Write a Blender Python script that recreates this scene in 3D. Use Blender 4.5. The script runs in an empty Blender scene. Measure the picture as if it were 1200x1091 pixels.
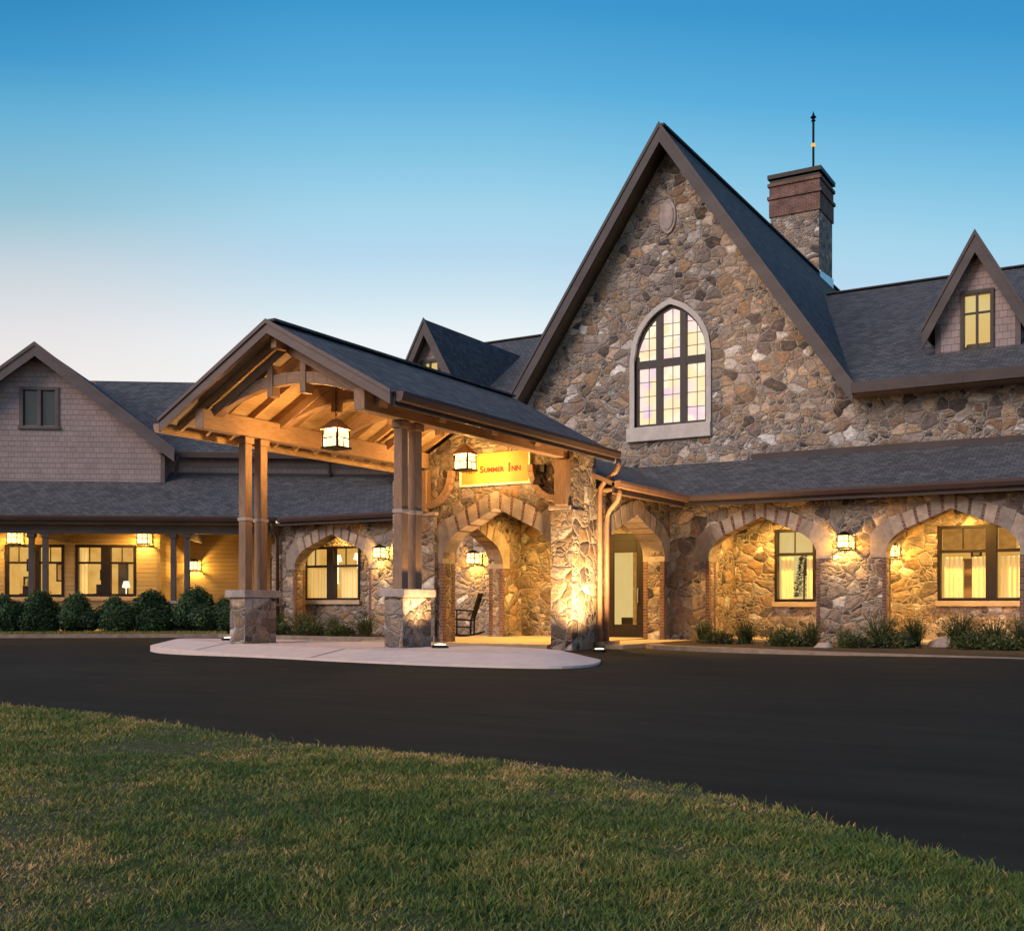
import bpy, bmesh, math, random
import numpy as np
from mathutils import Vector, Matrix, noise as mnoise
random.seed(7); rng = np.random.default_rng(11)
S = bpy.context.scene; COL = S.collection
R = math.radians
V = Vector

# ------------------------------------------------------------------ camera
CAM_H = 0.98
YAW = R(30.9)
cd = bpy.data.cameras.new('camera'); cam = bpy.data.objects.new('camera', cd); COL.objects.link(cam)
cam.location = (0, 0, CAM_H); cam.rotation_euler = (R(90), 0, YAW)
cd.sensor_fit = 'HORIZONTAL'; cd.sensor_width = 36.0; cd.lens = 36.0*1287/1200
cd.shift_y = 161.5/1200; cd.clip_start = 0.1; cd.clip_end = 4000
S.camera = cam
FWD = V((-math.sin(YAW), math.cos(YAW), 0)); RGT = V((math.cos(YAW), math.sin(YAW), 0))

# ------------------------------------------------------------------ colour management
S.view_settings.view_transform = 'Standard'; S.view_settings.look = 'None'
S.view_settings.exposure = 0.0; S.view_settings.gamma = 1.0
S.cycles.use_denoising = True
S.cycles.max_bounces = 8; S.cycles.diffuse_bounces = 3; S.cycles.glossy_bounces = 3; S.cycles.transmission_bounces = 6
S.cycles.transparent_max_bounces = 12; S.cycles.sample_clamp_indirect = 4.0; S.cycles.caustics_reflective = False; S.cycles.caustics_refractive = False

def lin(r, g, b):
    f = lambda c: (c/255/12.92) if c/255 <= 0.04045 else ((c/255+0.055)/1.055)**2.4
    return (f(r), f(g), f(b), 1.0)

# ------------------------------------------------------------------ world: twilight sky graded by height and by the side of the afterglow
SUN_EL, SUN_AZ = R(24), R(200)
W = bpy.data.worlds.new('World'); S.world = W; W.use_nodes = True
nt = W.node_tree; nt.nodes.clear()
def wn(t, **k):
    n = nt.nodes.new(t)
    for a, b in k.items(): setattr(n, a, b)
    return n
def wmath(op, a, b=None, c=None):
    n = wn('ShaderNodeMath', operation=op)
    for i, x in enumerate((a, b, c)):
        if x is None: continue
        if isinstance(x, (int, float)): n.inputs[i].default_value = x
        else: nt.links.new(x, n.inputs[i])
    return n.outputs[0]
geo = wn('ShaderNodeTexCoord')
sep = wn('ShaderNodeSeparateXYZ'); nt.links.new(geo.outputs['Generated'], sep.inputs[0])
side = wmath('ADD', wmath('MULTIPLY', sep.outputs[0], RGT.x), wmath('MULTIPLY', sep.outputs[1], RGT.y))
el = wmath('ADD', wmath('ADD', sep.outputs[2], wmath('MULTIPLY', wmath('MULTIPLY', side, side), 0.18)), wmath('MULTIPLY', wmath('MAXIMUM', side, 0.0), 0.07))
ramp = wn('ShaderNodeValToRGB'); nt.links.new(el, ramp.inputs[0])
stops = [(0.0, (250, 222, 200)), (0.10, (250, 238, 226)), (0.196, (246, 246, 246)), (0.235, (236, 243, 247)), (0.267, (208, 230, 241)),
         (0.302, (182, 216, 238)), (0.334, (166, 213, 236)), (0.379, (131, 196, 228)), (0.427, (90, 174, 220)), (0.481, (60, 151, 206)), (0.56, (40, 128, 186)), (0.75, (34, 104, 160)), (1.0, (30, 88, 140))]
cr = ramp.color_ramp
while len(cr.elements) < len(stops): cr.elements.new(0.5)
for e, (p, c) in zip(cr.elements, stops): e.position = p; e.color = lin(*c)
ramp2 = wn('ShaderNodeValToRGB'); nt.links.new(el, ramp2.inputs[0])
stops2 = [(0.0, (255, 210, 170)), (0.15, (250, 226, 208)), (0.20, (243, 238, 234)), (0.25, (230, 227, 229)), (0.30, (199, 212, 221)), (0.34, (150, 195, 213)), (0.40, (105, 178, 214)), (0.44, (64, 152, 203)), (0.49, (38, 128, 184)), (1.0, (30, 88, 140))]
cr = ramp2.color_ramp
while len(cr.elements) < len(stops2): cr.elements.new(0.5)
for e, (p, c) in zip(cr.elements, stops2): e.position = p; e.color = lin(*c)
sm = wn('ShaderNodeMapRange', interpolation_type='SMOOTHSTEP'); nt.links.new(side, sm.inputs[0])
sm.inputs[1].default_value = -0.12; sm.inputs[2].default_value = -0.42; sm.inputs[3].default_value = 0; sm.inputs[4].default_value = 1
mx = wn('ShaderNodeMixRGB'); nt.links.new(sm.outputs[0], mx.inputs[0]); nt.links.new(ramp.outputs[0], mx.inputs[1]); nt.links.new(ramp2.outputs[0], mx.inputs[2])
nish = wn('ShaderNodeTexSky', sky_type='NISHITA', sun_disc=False, sun_elevation=R(2), sun_rotation=SUN_AZ)
bg1 = wn('ShaderNodeBackground'); bg1.inputs[1].default_value = 1.0; nt.links.new(mx.outputs[0], bg1.inputs[0])
bg2 = wn('ShaderNodeBackground'); bg2.inputs[1].default_value = 0.004; nt.links.new(nish.outputs[0], bg2.inputs[0])
ad = wn('ShaderNodeAddShader'); nt.links.new(bg1.outputs[0], ad.inputs[0]); nt.links.new(bg2.outputs[0], ad.inputs[1])
wo = wn('ShaderNodeOutputWorld'); nt.links.new(ad.outputs[0], wo.inputs[0])

# soft last light from the bright half of the sky behind the photographer
sl = bpy.data.lights.new('sun', 'SUN'); sl.energy = 2.9; sl.angle = R(32); sl.color = (1.0, 0.78, 0.66)
so = bpy.data.objects.new('sun', sl); COL.objects.link(so)
sdir = V((0.34, 0.80, -0.52)).normalized()
so.rotation_euler = sdir.to_track_quat('-Z', 'Y').to_euler()

# ------------------------------------------------------------------ material helpers
LAMP, DOWN, UPL = 3.2, 6.5, 6.0      # lamp trims
MATS = {}
class NT:
    def __init__(s, name):
        s.m = bpy.data.materials.new(name); s.m.use_nodes = True; s.t = s.m.node_tree; s.t.nodes.clear(); MATS[name] = s.m
    def n(s, t, **k):
        x = s.t.nodes.new(t)
        for a, b in k.items(): setattr(x, a, b)
        return x
    def l(s, a, b): s.t.links.new(a, b)
    def math(s, op, a, b=None, c=None, clamp=False):
        n = s.n('ShaderNodeMath', operation=op, use_clamp=clamp)
        for i, x in enumerate((a, b, c)):
            if x is None: continue
            if isinstance(x, (int, float)): n.inputs[i].default_value = x
            else: s.l(x, n.inputs[i])
        return n.outputs[0]
    def mix(s, f, a, b, bt='MIX'):
        n = s.n('ShaderNodeMixRGB', blend_type=bt)
        for i, x in enumerate((f, a, b)):
            if isinstance(x, (int, float)): n.inputs[i].default_value = x
            elif isinstance(x, tuple): n.inputs[i].default_value = x if len(x) == 4 else (*x, 1)
            else: s.l(x, n.inputs[i])
        return n.outputs[0]
    def ramp(s, f, stops, interp='LINEAR'):
        n = s.n('ShaderNodeValToRGB'); cr = n.color_ramp; cr.interpolation = interp
        while len(cr.elements) < len(stops): cr.elements.new(0.5)
        for e, (p, c) in zip(cr.elements, stops):
            e.position = p; e.color = (*c, 1) if isinstance(c, tuple) else (c, c, c, 1)
        s.l(f, n.inputs[0]); return n.outputs[0]
    def uv(s, scale=(1, 1, 1), off=(0, 0, 0), src='UV'):
        tc = s.n('ShaderNodeTexCoord'); mp = s.n('ShaderNodeMapping'); mp.inputs['Scale'].default_value = scale; mp.inputs['Location'].default_value = off
        s.l(tc.outputs[src], mp.inputs[0]); return mp.outputs[0]
    def noise(s, vec, scale, detail=4, rough=0.55, out='Fac', dim='3D'):
        n = s.n('ShaderNodeTexNoise', noise_dimensions=dim); n.inputs['Scale'].default_value = scale; n.inputs['Detail'].default_value = detail; n.inputs['Roughness'].default_value = rough
        if vec is not None: s.l(vec, n.inputs['Vector'])
        return n.outputs[out]
    def bsdf(s, color, rough=0.7, metal=0.0, height=None, bstr=0.5, bdist=0.02, spec=0.3, emit=None, estr=0.0):
        p = s.n('ShaderNodeBsdfPrincipled')
        if isinstance(color, tuple): p.inputs['Base Color'].default_value = (*color[:3], 1)
        else: s.l(color, p.inputs['Base Color'])
        if isinstance(rough, (int, float)): p.inputs['Roughness'].default_value = rough
        else: s.l(rough, p.inputs['Roughness'])
        p.inputs['Metallic'].default_value = metal; p.inputs['Specular IOR Level'].default_value = spec
        if height is not None:
            b = s.n('ShaderNodeBump'); b.inputs['Strength'].default_value = bstr; b.inputs['Distance'].default_value = bdist
            s.l(height, b.inputs['Height']); s.l(b.outputs[0], p.inputs['Normal'])
        if emit is not None:
            if isinstance(emit, tuple): p.inputs['Emission Color'].default_value = (*emit[:3], 1)
            else: s.l(emit, p.inputs['Emission Color'])
            p.inputs['Emission Strength'].default_value = estr
        s.out(p.outputs[0]); return p
    def out(s, sh):
        o = s.n('ShaderNodeOutputMaterial'); s.l(sh, o.inputs[0])

def blocky(name, col, rough=0.85):
    k = NT(name); u = k.uv(src='Object'); f = k.noise(u, 5, 6, 0.65); f2 = k.noise(u, 28, 5, 0.7); gi = k.n('ShaderNodeNewGeometry')
    c = k.mix(1.0, tuple(col), k.ramp(gi.outputs['Random Per Island'], [(0, (0.72, 0.70, 0.70)), (0.5, (1.0, 0.97, 0.93)), (1, (1.22, 1.12, 1.02))]), 'MULTIPLY')
    c = k.mix(1.0, c, k.ramp(f, [(0.25, 0.62), (0.75, 1.3)]), 'MULTIPLY'); c = k.mix(k.ramp(f2, [(0.52, 0), (0.75, 0.5)]), c, (0.14, 0.11, 0.095))
    h = k.math('ADD', f, k.math('MULTIPLY', f2, 0.5)); k.bsdf(c, rough, 0, h, 0.8, 0.02, 0.2); return k.m
def simple(name, col, rough=0.6, metal=0.0, var=0.15, nscale=6, bump=0.15, bdist=0.004, stretch=(1, 1, 1), spec=0.3):
    k = NT(name); u = k.uv(stretch, src='Object'); f = k.noise(u, nscale, 5)
    c = k.mix(1.0, tuple(col), k.ramp(f, [(0.25, 1-var), (0.75, 1+var)]), 'MULTIPLY')
    k.bsdf(c, rough, metal, f, bump, bdist, spec); return k.m

def stone_mat(name, scale=3.0, seed=0.0, light=1.0, mort=(0.36, 0.30, 0.25), asp=1.25):
    k = NT(name); u0 = k.uv((1, asp, 1), (seed, seed*1.7, 0))
    def warp(vec, sc_, amt):
        nz = k.noise(u0, sc_, 2, out='Color'); sub = k.n('ShaderNodeVectorMath', operation='SUBTRACT'); k.l(nz, sub.inputs[0]); sub.inputs[1].default_value = (0.5, 0.5, 0.5)
        sc = k.n('ShaderNodeVectorMath', operation='SCALE'); k.l(sub.outputs[0], sc.inputs[0]); sc.inputs['Scale'].default_value = amt
        av = k.n('ShaderNodeVectorMath', operation='ADD'); k.l(vec, av.inputs[0]); k.l(sc.outputs[0], av.inputs[1]); return av.outputs[0]
    u = warp(warp(u0, 1.6, 0.35), 11.0, 0.075)
    def vor(s_, feat):
        v = k.n('ShaderNodeTexVoronoi', voronoi_dimensions='2D', feature=feat); v.inputs['Scale'].default_value = s_; v.inputs['Randomness'].default_value = 0.95
        k.l(u, v.inputs['Vector']); return v
    f2 = 1.9
    c1 = vor(scale, 'F1'); e1 = vor(scale, 'DISTANCE_TO_EDGE'); c2 = vor(scale*f2, 'F1'); e2 = vor(scale*f2, 'DISTANCE_TO_EDGE')
    s1 = k.n('ShaderNodeSeparateColor'); k.l(c1.outputs['Color'], s1.inputs[0]); s2 = k.n('ShaderNodeSeparateColor'); k.l(c2.outputs['Color'], s2.inputs[0])
    split = k.math('GREATER_THAN', s1.outputs[2], 0.58)
    d1 = k.math('DIVIDE', e1.outputs['Distance'], scale); d2 = k.math('DIVIDE', e2.outputs['Distance'], scale*f2)
    d2b = k.math('ADD', d2, k.math('MULTIPLY', k.math('SUBTRACT', 1.0, split), 10.0))
    d = k.math('MINIMUM', d1, d2b)
    rv = k.mix(split, s1.outputs[0], s2.outputs[0]); gv = k.mix(split, s1.outputs[1], s2.outputs[1])
    pal = [(0.0, (0.060, 0.048, 0.044)), (0.06, (0.185, 0.130, 0.094)), (0.17, (0.235, 0.163, 0.108)), (0.28, (0.165, 0.136, 0.124)), (0.40, (0.29, 0.215, 0.155)), (0.52, (0.225, 0.185, 0.163)),
           (0.63, (0.245, 0.155, 0.095)), (0.70, (0.100, 0.080, 0.075)), (0.77, (0.27, 0.225, 0.195)), (0.85, (0.21, 0.155, 0.122)), (0.90, (0.34, 0.275, 0.22)), (0.945, (0.42, 0.385, 0.36))]
    base = k.ramp(rv, [(p, tuple(min(1, x*light) for x in c)) for p, c in pal], 'CONSTANT')
    br = k.ramp(gv, [(0, 0.62), (1, 1.45)])
    base = k.mix(1.0, base, br, 'MULTIPLY')
    n1 = k.noise(u0, 8, 7, 0.7); n2 = k.noise(u0, 34, 5, 0.7); n3 = k.noise(u0, 3.3, 4, 0.6)
    base = k.mix(1.0, base, k.ramp(n1, [(0.28, 0.45), (0.5, 1.0), (0.74, 1.65)]), 'MULTIPLY')
    base = k.mix(k.ramp(n3, [(0.50, 0.0), (0.72, 0.5)]), base, (0.30*light, 0.205*light, 0.135*light))
    base = k.mix(k.ramp(n2, [(0.53, 0.0), (0.72, 0.55)]), base, (0.42, 0.37, 0.34))
    base = k.mix(k.ramp(n2, [(0.28, 0.6), (0.44, 0.0)]), base, (0.05, 0.04, 0.036))
    jn = k.math('ADD', d, k.math('MULTIPLY', k.math('SUBTRACT', n1, 0.5), 0.035))
    mf = k.ramp(jn, [(0.006, 0.9), (0.024, 0.0)])
    mc = k.mix(1.0, mort, k.ramp(n2, [(0.3, 0.55), (0.7, 1.25)]), 'MULTIPLY')
    col = k.mix(mf, base, mc)
    h = k.math('ADD', k.math('MULTIPLY', k.ramp(jn, [(0.002, 0.0), (0.022, 0.62), (0.075, 0.95), (0.14, 1.0)]), k.ramp(s1.outputs[1], [(0, 0.6), (1, 1.0)])), k.math('MULTIPLY', n1, 0.9))
    h = k.math('ADD', h, k.math('MULTIPLY', n2, 0.28))
    k.bsdf(col, 0.88, 0, h, 1.0, 0.085, 0.2); return k.m
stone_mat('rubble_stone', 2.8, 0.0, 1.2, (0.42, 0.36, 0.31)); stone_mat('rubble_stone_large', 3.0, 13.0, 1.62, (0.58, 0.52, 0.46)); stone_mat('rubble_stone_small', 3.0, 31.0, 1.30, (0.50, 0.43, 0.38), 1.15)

def shingle_mat(name, cols, bw, bh, rough=0.9, bdist=0.012, mortar=0.004, var=0.25, gap=0.35):
    k = NT(name); u = k.uv()
    b = k.n('ShaderNodeTexBrick', offset=0.43, offset_frequency=2); b.inputs['Scale'].default_value = 1.0
    b.inputs['Brick Width'].default_value = bw; b.inputs['Row Height'].default_value = bh; b.inputs['Mortar Size'].default_value = mortar; b.inputs['Bias'].default_value = 0.0
    b.inputs['Color1'].default_value = (*cols[0], 1); b.inputs['Color2'].default_value = (*cols[1], 1); b.inputs['Mortar'].default_value = tuple(x*gap for x in cols[0])+(1,)
    k.l(u, b.inputs['Vector'])
    n1 = k.noise(u, 2.3, 5); n2 = k.noise(u, 55, 3)
    c = k.mix(1.0, b.outputs['Color'], k.ramp(n1, [(0.3, 1-var), (0.7, 1+var)]), 'MULTIPLY')
    c = k.mix(1.0, c, k.ramp(n2, [(0.3, 0.8), (0.7, 1.2)]), 'MULTIPLY')
    sp = k.n('ShaderNodeSeparateXYZ'); k.l(u, sp.inputs[0])
    fr = k.math('FRACT', k.math('DIVIDE', sp.outputs[1], bh))
    h = k.math('SUBTRACT', k.math('MULTIPLY', k.math('SUBTRACT', 1.0, fr), 1.0), k.math('MULTIPLY', b.outputs['Fac'], 0.8))
    h = k.math('ADD', h, k.math('MULTIPLY', n2, 0.3))
    k.bsdf(c, rough, 0, h, 0.8, bdist, 0.25); return k.m
shingle_mat('roof_shingles', [(0.070, 0.075, 0.084), (0.130, 0.133, 0.142)], 0.19, 0.14, 0.92, 0.018, 0.007, 0.12, 0.40)
shingle_mat('shake_siding', [(0.300, 0.238, 0.236), (0.345, 0.276, 0.272)], 0.18, 0.17, 0.85, 0.014, 0.005, 0.10, 0.6)
shingle_mat('porch_siding', [(0.34, 0.255, 0.145), (0.39, 0.295, 0.17)], 3.0, 0.14, 0.75, 0.014, 0.004, 0.06, 0.6)
shingle_mat('red_brick', [(0.115, 0.070, 0.058), (0.175, 0.102, 0.082)], 0.21, 0.072, 0.85, 0.012, 0.012, 0.35, 2.2)

def wood(name, col, dark=0.55, rough=0.6):
    k = NT(name); u = k.uv((1.2, 9, 1)); u2 = k.uv((0.6, 1, 1))
    n = k.noise(u, 4.0, 6, 0.6); n2 = k.noise(u2, 2.0, 3)
    c = k.ramp(n, [(0.2, tuple(x*dark for x in col)), (0.55, tuple(col)), (0.85, tuple(min(1, x*1.3) for x in col))])
    c = k.mix(1.0, c, k.ramp(n2, [(0.3, 0.8), (0.7, 1.15)]), 'MULTIPLY')
    k.bsdf(c, rough, 0, n, 0.3, 0.006, 0.3); return k.m
wood('timber', (0.27, 0.165, 0.105)); wood('roof_deck', (0.42, 0.275, 0.155)); wood('fascia_wood', (0.078, 0.066, 0.069), 0.8); wood('fascia_brown', (0.062, 0.047, 0.046), 0.8); wood('soffit_wood', (0.26, 0.16, 0.095))
wood('grey_trim', (0.125, 0.100, 0.102), 0.85); wood('portico_rake', (0.150, 0.110, 0.100), 0.8)
simple('limestone', (0.36, 0.30, 0.275), 0.85, 0, 0.34, 5, 0.5, 0.012)
blocky('arch_stone', (0.34, 0.290, 0.255)); simple('pale_stone', (0.52, 0.47, 0.43), 0.8, 0, 0.14, 6, 0.3, 0.008)
simple('concrete', (0.60, 0.50, 0.46), 0.85, 0, 0.10, 5, 0.3, 0.006)
simple('kerb_concrete', (0.24, 0.185, 0.15), 0.9, 0, 0.3, 5, 0.4, 0.008)
simple('tan_paving', (0.42, 0.32, 0.22), 0.8, 0, 0.15, 4, 0.3, 0.006)
simple('copper', (0.30, 0.175, 0.115), 0.6, 0.1, 0.2, 5, 0.1)
simple('gutter_brown', (0.085, 0.055, 0.052), 0.45, 0.3, 0.12, 3, 0.05)
simple('dark_frame', (0.014, 0.009, 0.008), 0.45, 0, 0.2, 8, 0.1)
simple('mullion_grey', (0.055, 0.044, 0.042), 0.55, 0, 0.15, 8, 0.1)
simple('lead_came', (0.16, 0.12, 0.11), 0.6, 0, 0.1, 8, 0.05)
simple('black_metal', (0.016, 0.014, 0.012), 0.45, 0.5, 0.2, 10, 0.1)
simple('bright_flashing', (0.65, 0.66, 0.68), 0.35, 0.8, 0.1, 4, 0.05)
simple('plaster_ceiling', (0.50, 0.40, 0.26), 0.8, 0, 0.08, 4, 0.1)
simple('sign_cream', (0.50, 0.27, 0.06), 0.6, 0, 0.05, 5, 0.1)
simple('sign_edge', (0.75, 0.68, 0.58), 0.6, 0, 0.05, 5, 0.1)
simple('sign_red', (0.16, 0.02, 0.01), 0.6, 0, 0.1, 20, 0.05)
simple('mulch', (0.035, 0.022, 0.015), 0.95, 0, 0.5, 30, 1.0, 0.03)
simple('soil', (0.055, 0.060, 0.022), 0.95, 0, 0.5, 14, 1.0, 0.02)
simple('black_paint', (0.007, 0.006, 0.006), 0.6, 0, 0.2, 12, 0.1, spec=0.08)
simple('bark', (0.09, 0.06, 0.04), 0.9, 0, 0.4, 20, 0.8, 0.02)
simple('picture_mat', (0.75, 0.62, 0.40), 0.7, 0, 0.05, 5, 0.05)

k = NT('asphalt'); u = k.uv(src='Object'); n1 = k.noise(u, 0.35, 4); n2 = k.noise(u, 160, 3, 0.7); n3 = k.noise(k.uv((0.5, 3.5, 1), src='Object'), 1.1, 5)
c = k.mix(1.0, (0.0200, 0.0203, 0.0158), k.ramp(n1, [(0.3, 0.8), (0.7, 1.2)]), 'MULTIPLY'); c = k.mix(1.0, c, k.ramp(n3, [(0.3, 0.76), (0.7, 1.24)]), 'MULTIPLY'); c = k.mix(1.0, c, k.ramp(n2, [(0.35, 0.6), (0.65, 1.5)]), 'MULTIPLY')
k.bsdf(c, 0.93, 0, n2, 0.5, 0.006, 0.12)

def leafmat(name, c0, c1, c2):
    k = NT(name); at = k.n('ShaderNodeAttribute', attribute_name='tint')
    c = k.ramp(at.outputs['Fac'], [(0.0, c0), (0.55, c1), (1.0, c2)])
    d = k.n('ShaderNodeBsdfPrincipled'); k.l(c, d.inputs['Base Color']); d.inputs['Roughness'].default_value = 0.6; d.inputs['Specular IOR Level'].default_value = 0.2
    t = k.n('ShaderNodeBsdfTranslucent'); k.l(c, t.inputs[0]); m = k.n('ShaderNodeMixShader'); m.inputs[0].default_value = 0.22
    k.l(d.outputs[0], m.inputs[1]); k.l(t.outputs[0], m.inputs[2]); k.out(m.outputs[0]); return k.m
leafmat('shrub_leaves', (0.016, 0.040, 0.020), (0.042, 0.092, 0.042), (0.090, 0.160, 0.070))
leafmat('spiky_leaves', (0.030, 0.050, 0.020), (0.070, 0.095, 0.036), (0.19, 0.17, 0.085))
leafmat('grass_blades', (0.095, 0.150, 0.038), (0.300, 0.275, 0.075), (0.66, 0.40, 0.18))

def glow(name, col, strength, trans=None):
    k = NT(name); e = k.n('ShaderNodeEmission'); e.inputs[0].default_value = (*col, 1); e.inputs[1].default_value = strength
    if trans:
        t = k.n('ShaderNodeBsdfTransparent'); t.inputs[0].default_value = (*trans, 1); a = k.n('ShaderNodeAddShader'); k.l(e.outputs[0], a.inputs[0]); k.l(t.outputs[0], a.inputs[1]); k.out(a.outputs[0])
    else: k.out(e.outputs[0])
    return k.m
glow('lantern_glass', (1.0, 0.70, 0.28), 1.7, (0.9, 0.8, 0.6))
glow('sconce_glass', (1.0, 0.72, 0.30), 2.2, (0.9, 0.8, 0.6))
glow('bulb', (1.0, 0.78, 0.42), 9.0)
glow('uplight_glass', (1.0, 0.74, 0.36), 7.0)
glow('room_lamp_shade', (1.0, 0.80, 0.45), 2.2)
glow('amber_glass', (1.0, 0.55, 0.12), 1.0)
def room_glow(name, c0, c1, st, scale):
    k = NT(name); u = k.uv(src='UV'); n = k.noise(u, scale, 3)
    e = k.n('ShaderNodeEmission'); k.l(k.ramp(n, [(0.3, c0), (0.7, c1)]), e.inputs[0]); e.inputs[1].default_value = st; k.out(e.outputs[0])
room_glow('lit_room', (0.80, 0.36, 0.06), (1.0, 0.62, 0.16), 0.80, 1.6)
room_glow('lit_room_pale', (1.0, 0.64, 0.20), (1.0, 0.78, 0.32), 0.76, 1.0)
room_glow('dim_room', (0.55, 0.34, 0.10), (0.75, 0.50, 0.18), 0.5, 1.2)
k = NT('curtain'); u = k.uv((14, .35, 1)); n = k.noise(u, 1.0, 3); d = k.n('ShaderNodeBsdfDiffuse'); d.inputs[0].default_value = (0.80, 0.62, 0.34, 1); e = k.n('ShaderNodeEmission'); k.l(k.ramp(n, [(0.3, (0.78, 0.46, 0.12)), (0.7, (1.0, 0.72, 0.30))]), e.inputs[0]); e.inputs[1].default_value = 0.62  # emission added to the cloth, standing in for room light behind it
m = k.n('ShaderNodeAddShader'); k.l(d.outputs[0], m.inputs[0]); k.l(e.outputs[0], m.inputs[1]); k.out(m.outputs[0])
k = NT('window_shade'); u = k.uv((1, 1, 1)); n = k.noise(u, 7.0, 3); e = k.n('ShaderNodeEmission'); k.l(k.ramp(n, [(0.3, (0.40, 0.17, 0.03)), (0.7, (0.62, 0.28, 0.05))]), e.inputs[0]); e.inputs[1].default_value = 0.8; k.out(e.outputs[0])  # emission only: room light through the blind is put into its colour
k = NT('window_glass'); t = k.n('ShaderNodeBsdfTransparent'); t.inputs[0].default_value = (0.95, 0.95, 0.93, 1); g = k.n('ShaderNodeBsdfGlossy'); g.inputs['Roughness'].default_value = 0.03
m = k.n('ShaderNodeMixShader'); m.inputs[0].default_value = 0.02; k.l(t.outputs[0], m.inputs[1]); k.l(g.outputs[0], m.inputs[2]); k.out(m.outputs[0])
k = NT('dark_glass'); k.bsdf((0.035, 0.05, 0.06), 0.15, 0, None, spec=0.5)
k = NT('stained_glass'); u = k.uv(src='UV'); vv = k.n('ShaderNodeTexVoronoi', voronoi_dimensions='2D'); vv.inputs['Scale'].default_value = 3.2; k.l(u, vv.inputs['Vector'])
s_ = k.n('ShaderNodeSeparateColor'); k.l(vv.outputs['Color'], s_.inputs[0]); n = k.noise(u, 2.6, 3)
c = k.ramp(s_.outputs[0], [(0, (1.0, 0.72, 0.42)), (0.3, (0.95, 0.66, 0.60)), (0.5, (1.0, 0.82, 0.60)), (0.72, (0.80, 0.56, 0.66)), (0.86, (1.0, 0.74, 0.40))], 'CONSTANT')
c = k.mix(k.ramp(n, [(0.40, 0.0), (0.70, 0.6)]), c, (1.0, 0.86, 0.66)); e = k.n('ShaderNodeEmission'); k.l(c, e.inputs[0]); e.inputs[1].default_value = 1.2
g = k.n('ShaderNodeBsdfGlossy'); g.inputs['Roughness'].default_value = 0.1; m = k.n('ShaderNodeMixShader'); m.inputs[0].default_value = 0.02; k.l(e.outputs[0], m.inputs[1]); k.l(g.outputs[0], m.inputs[2]); k.out(m.outputs[0])

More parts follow.
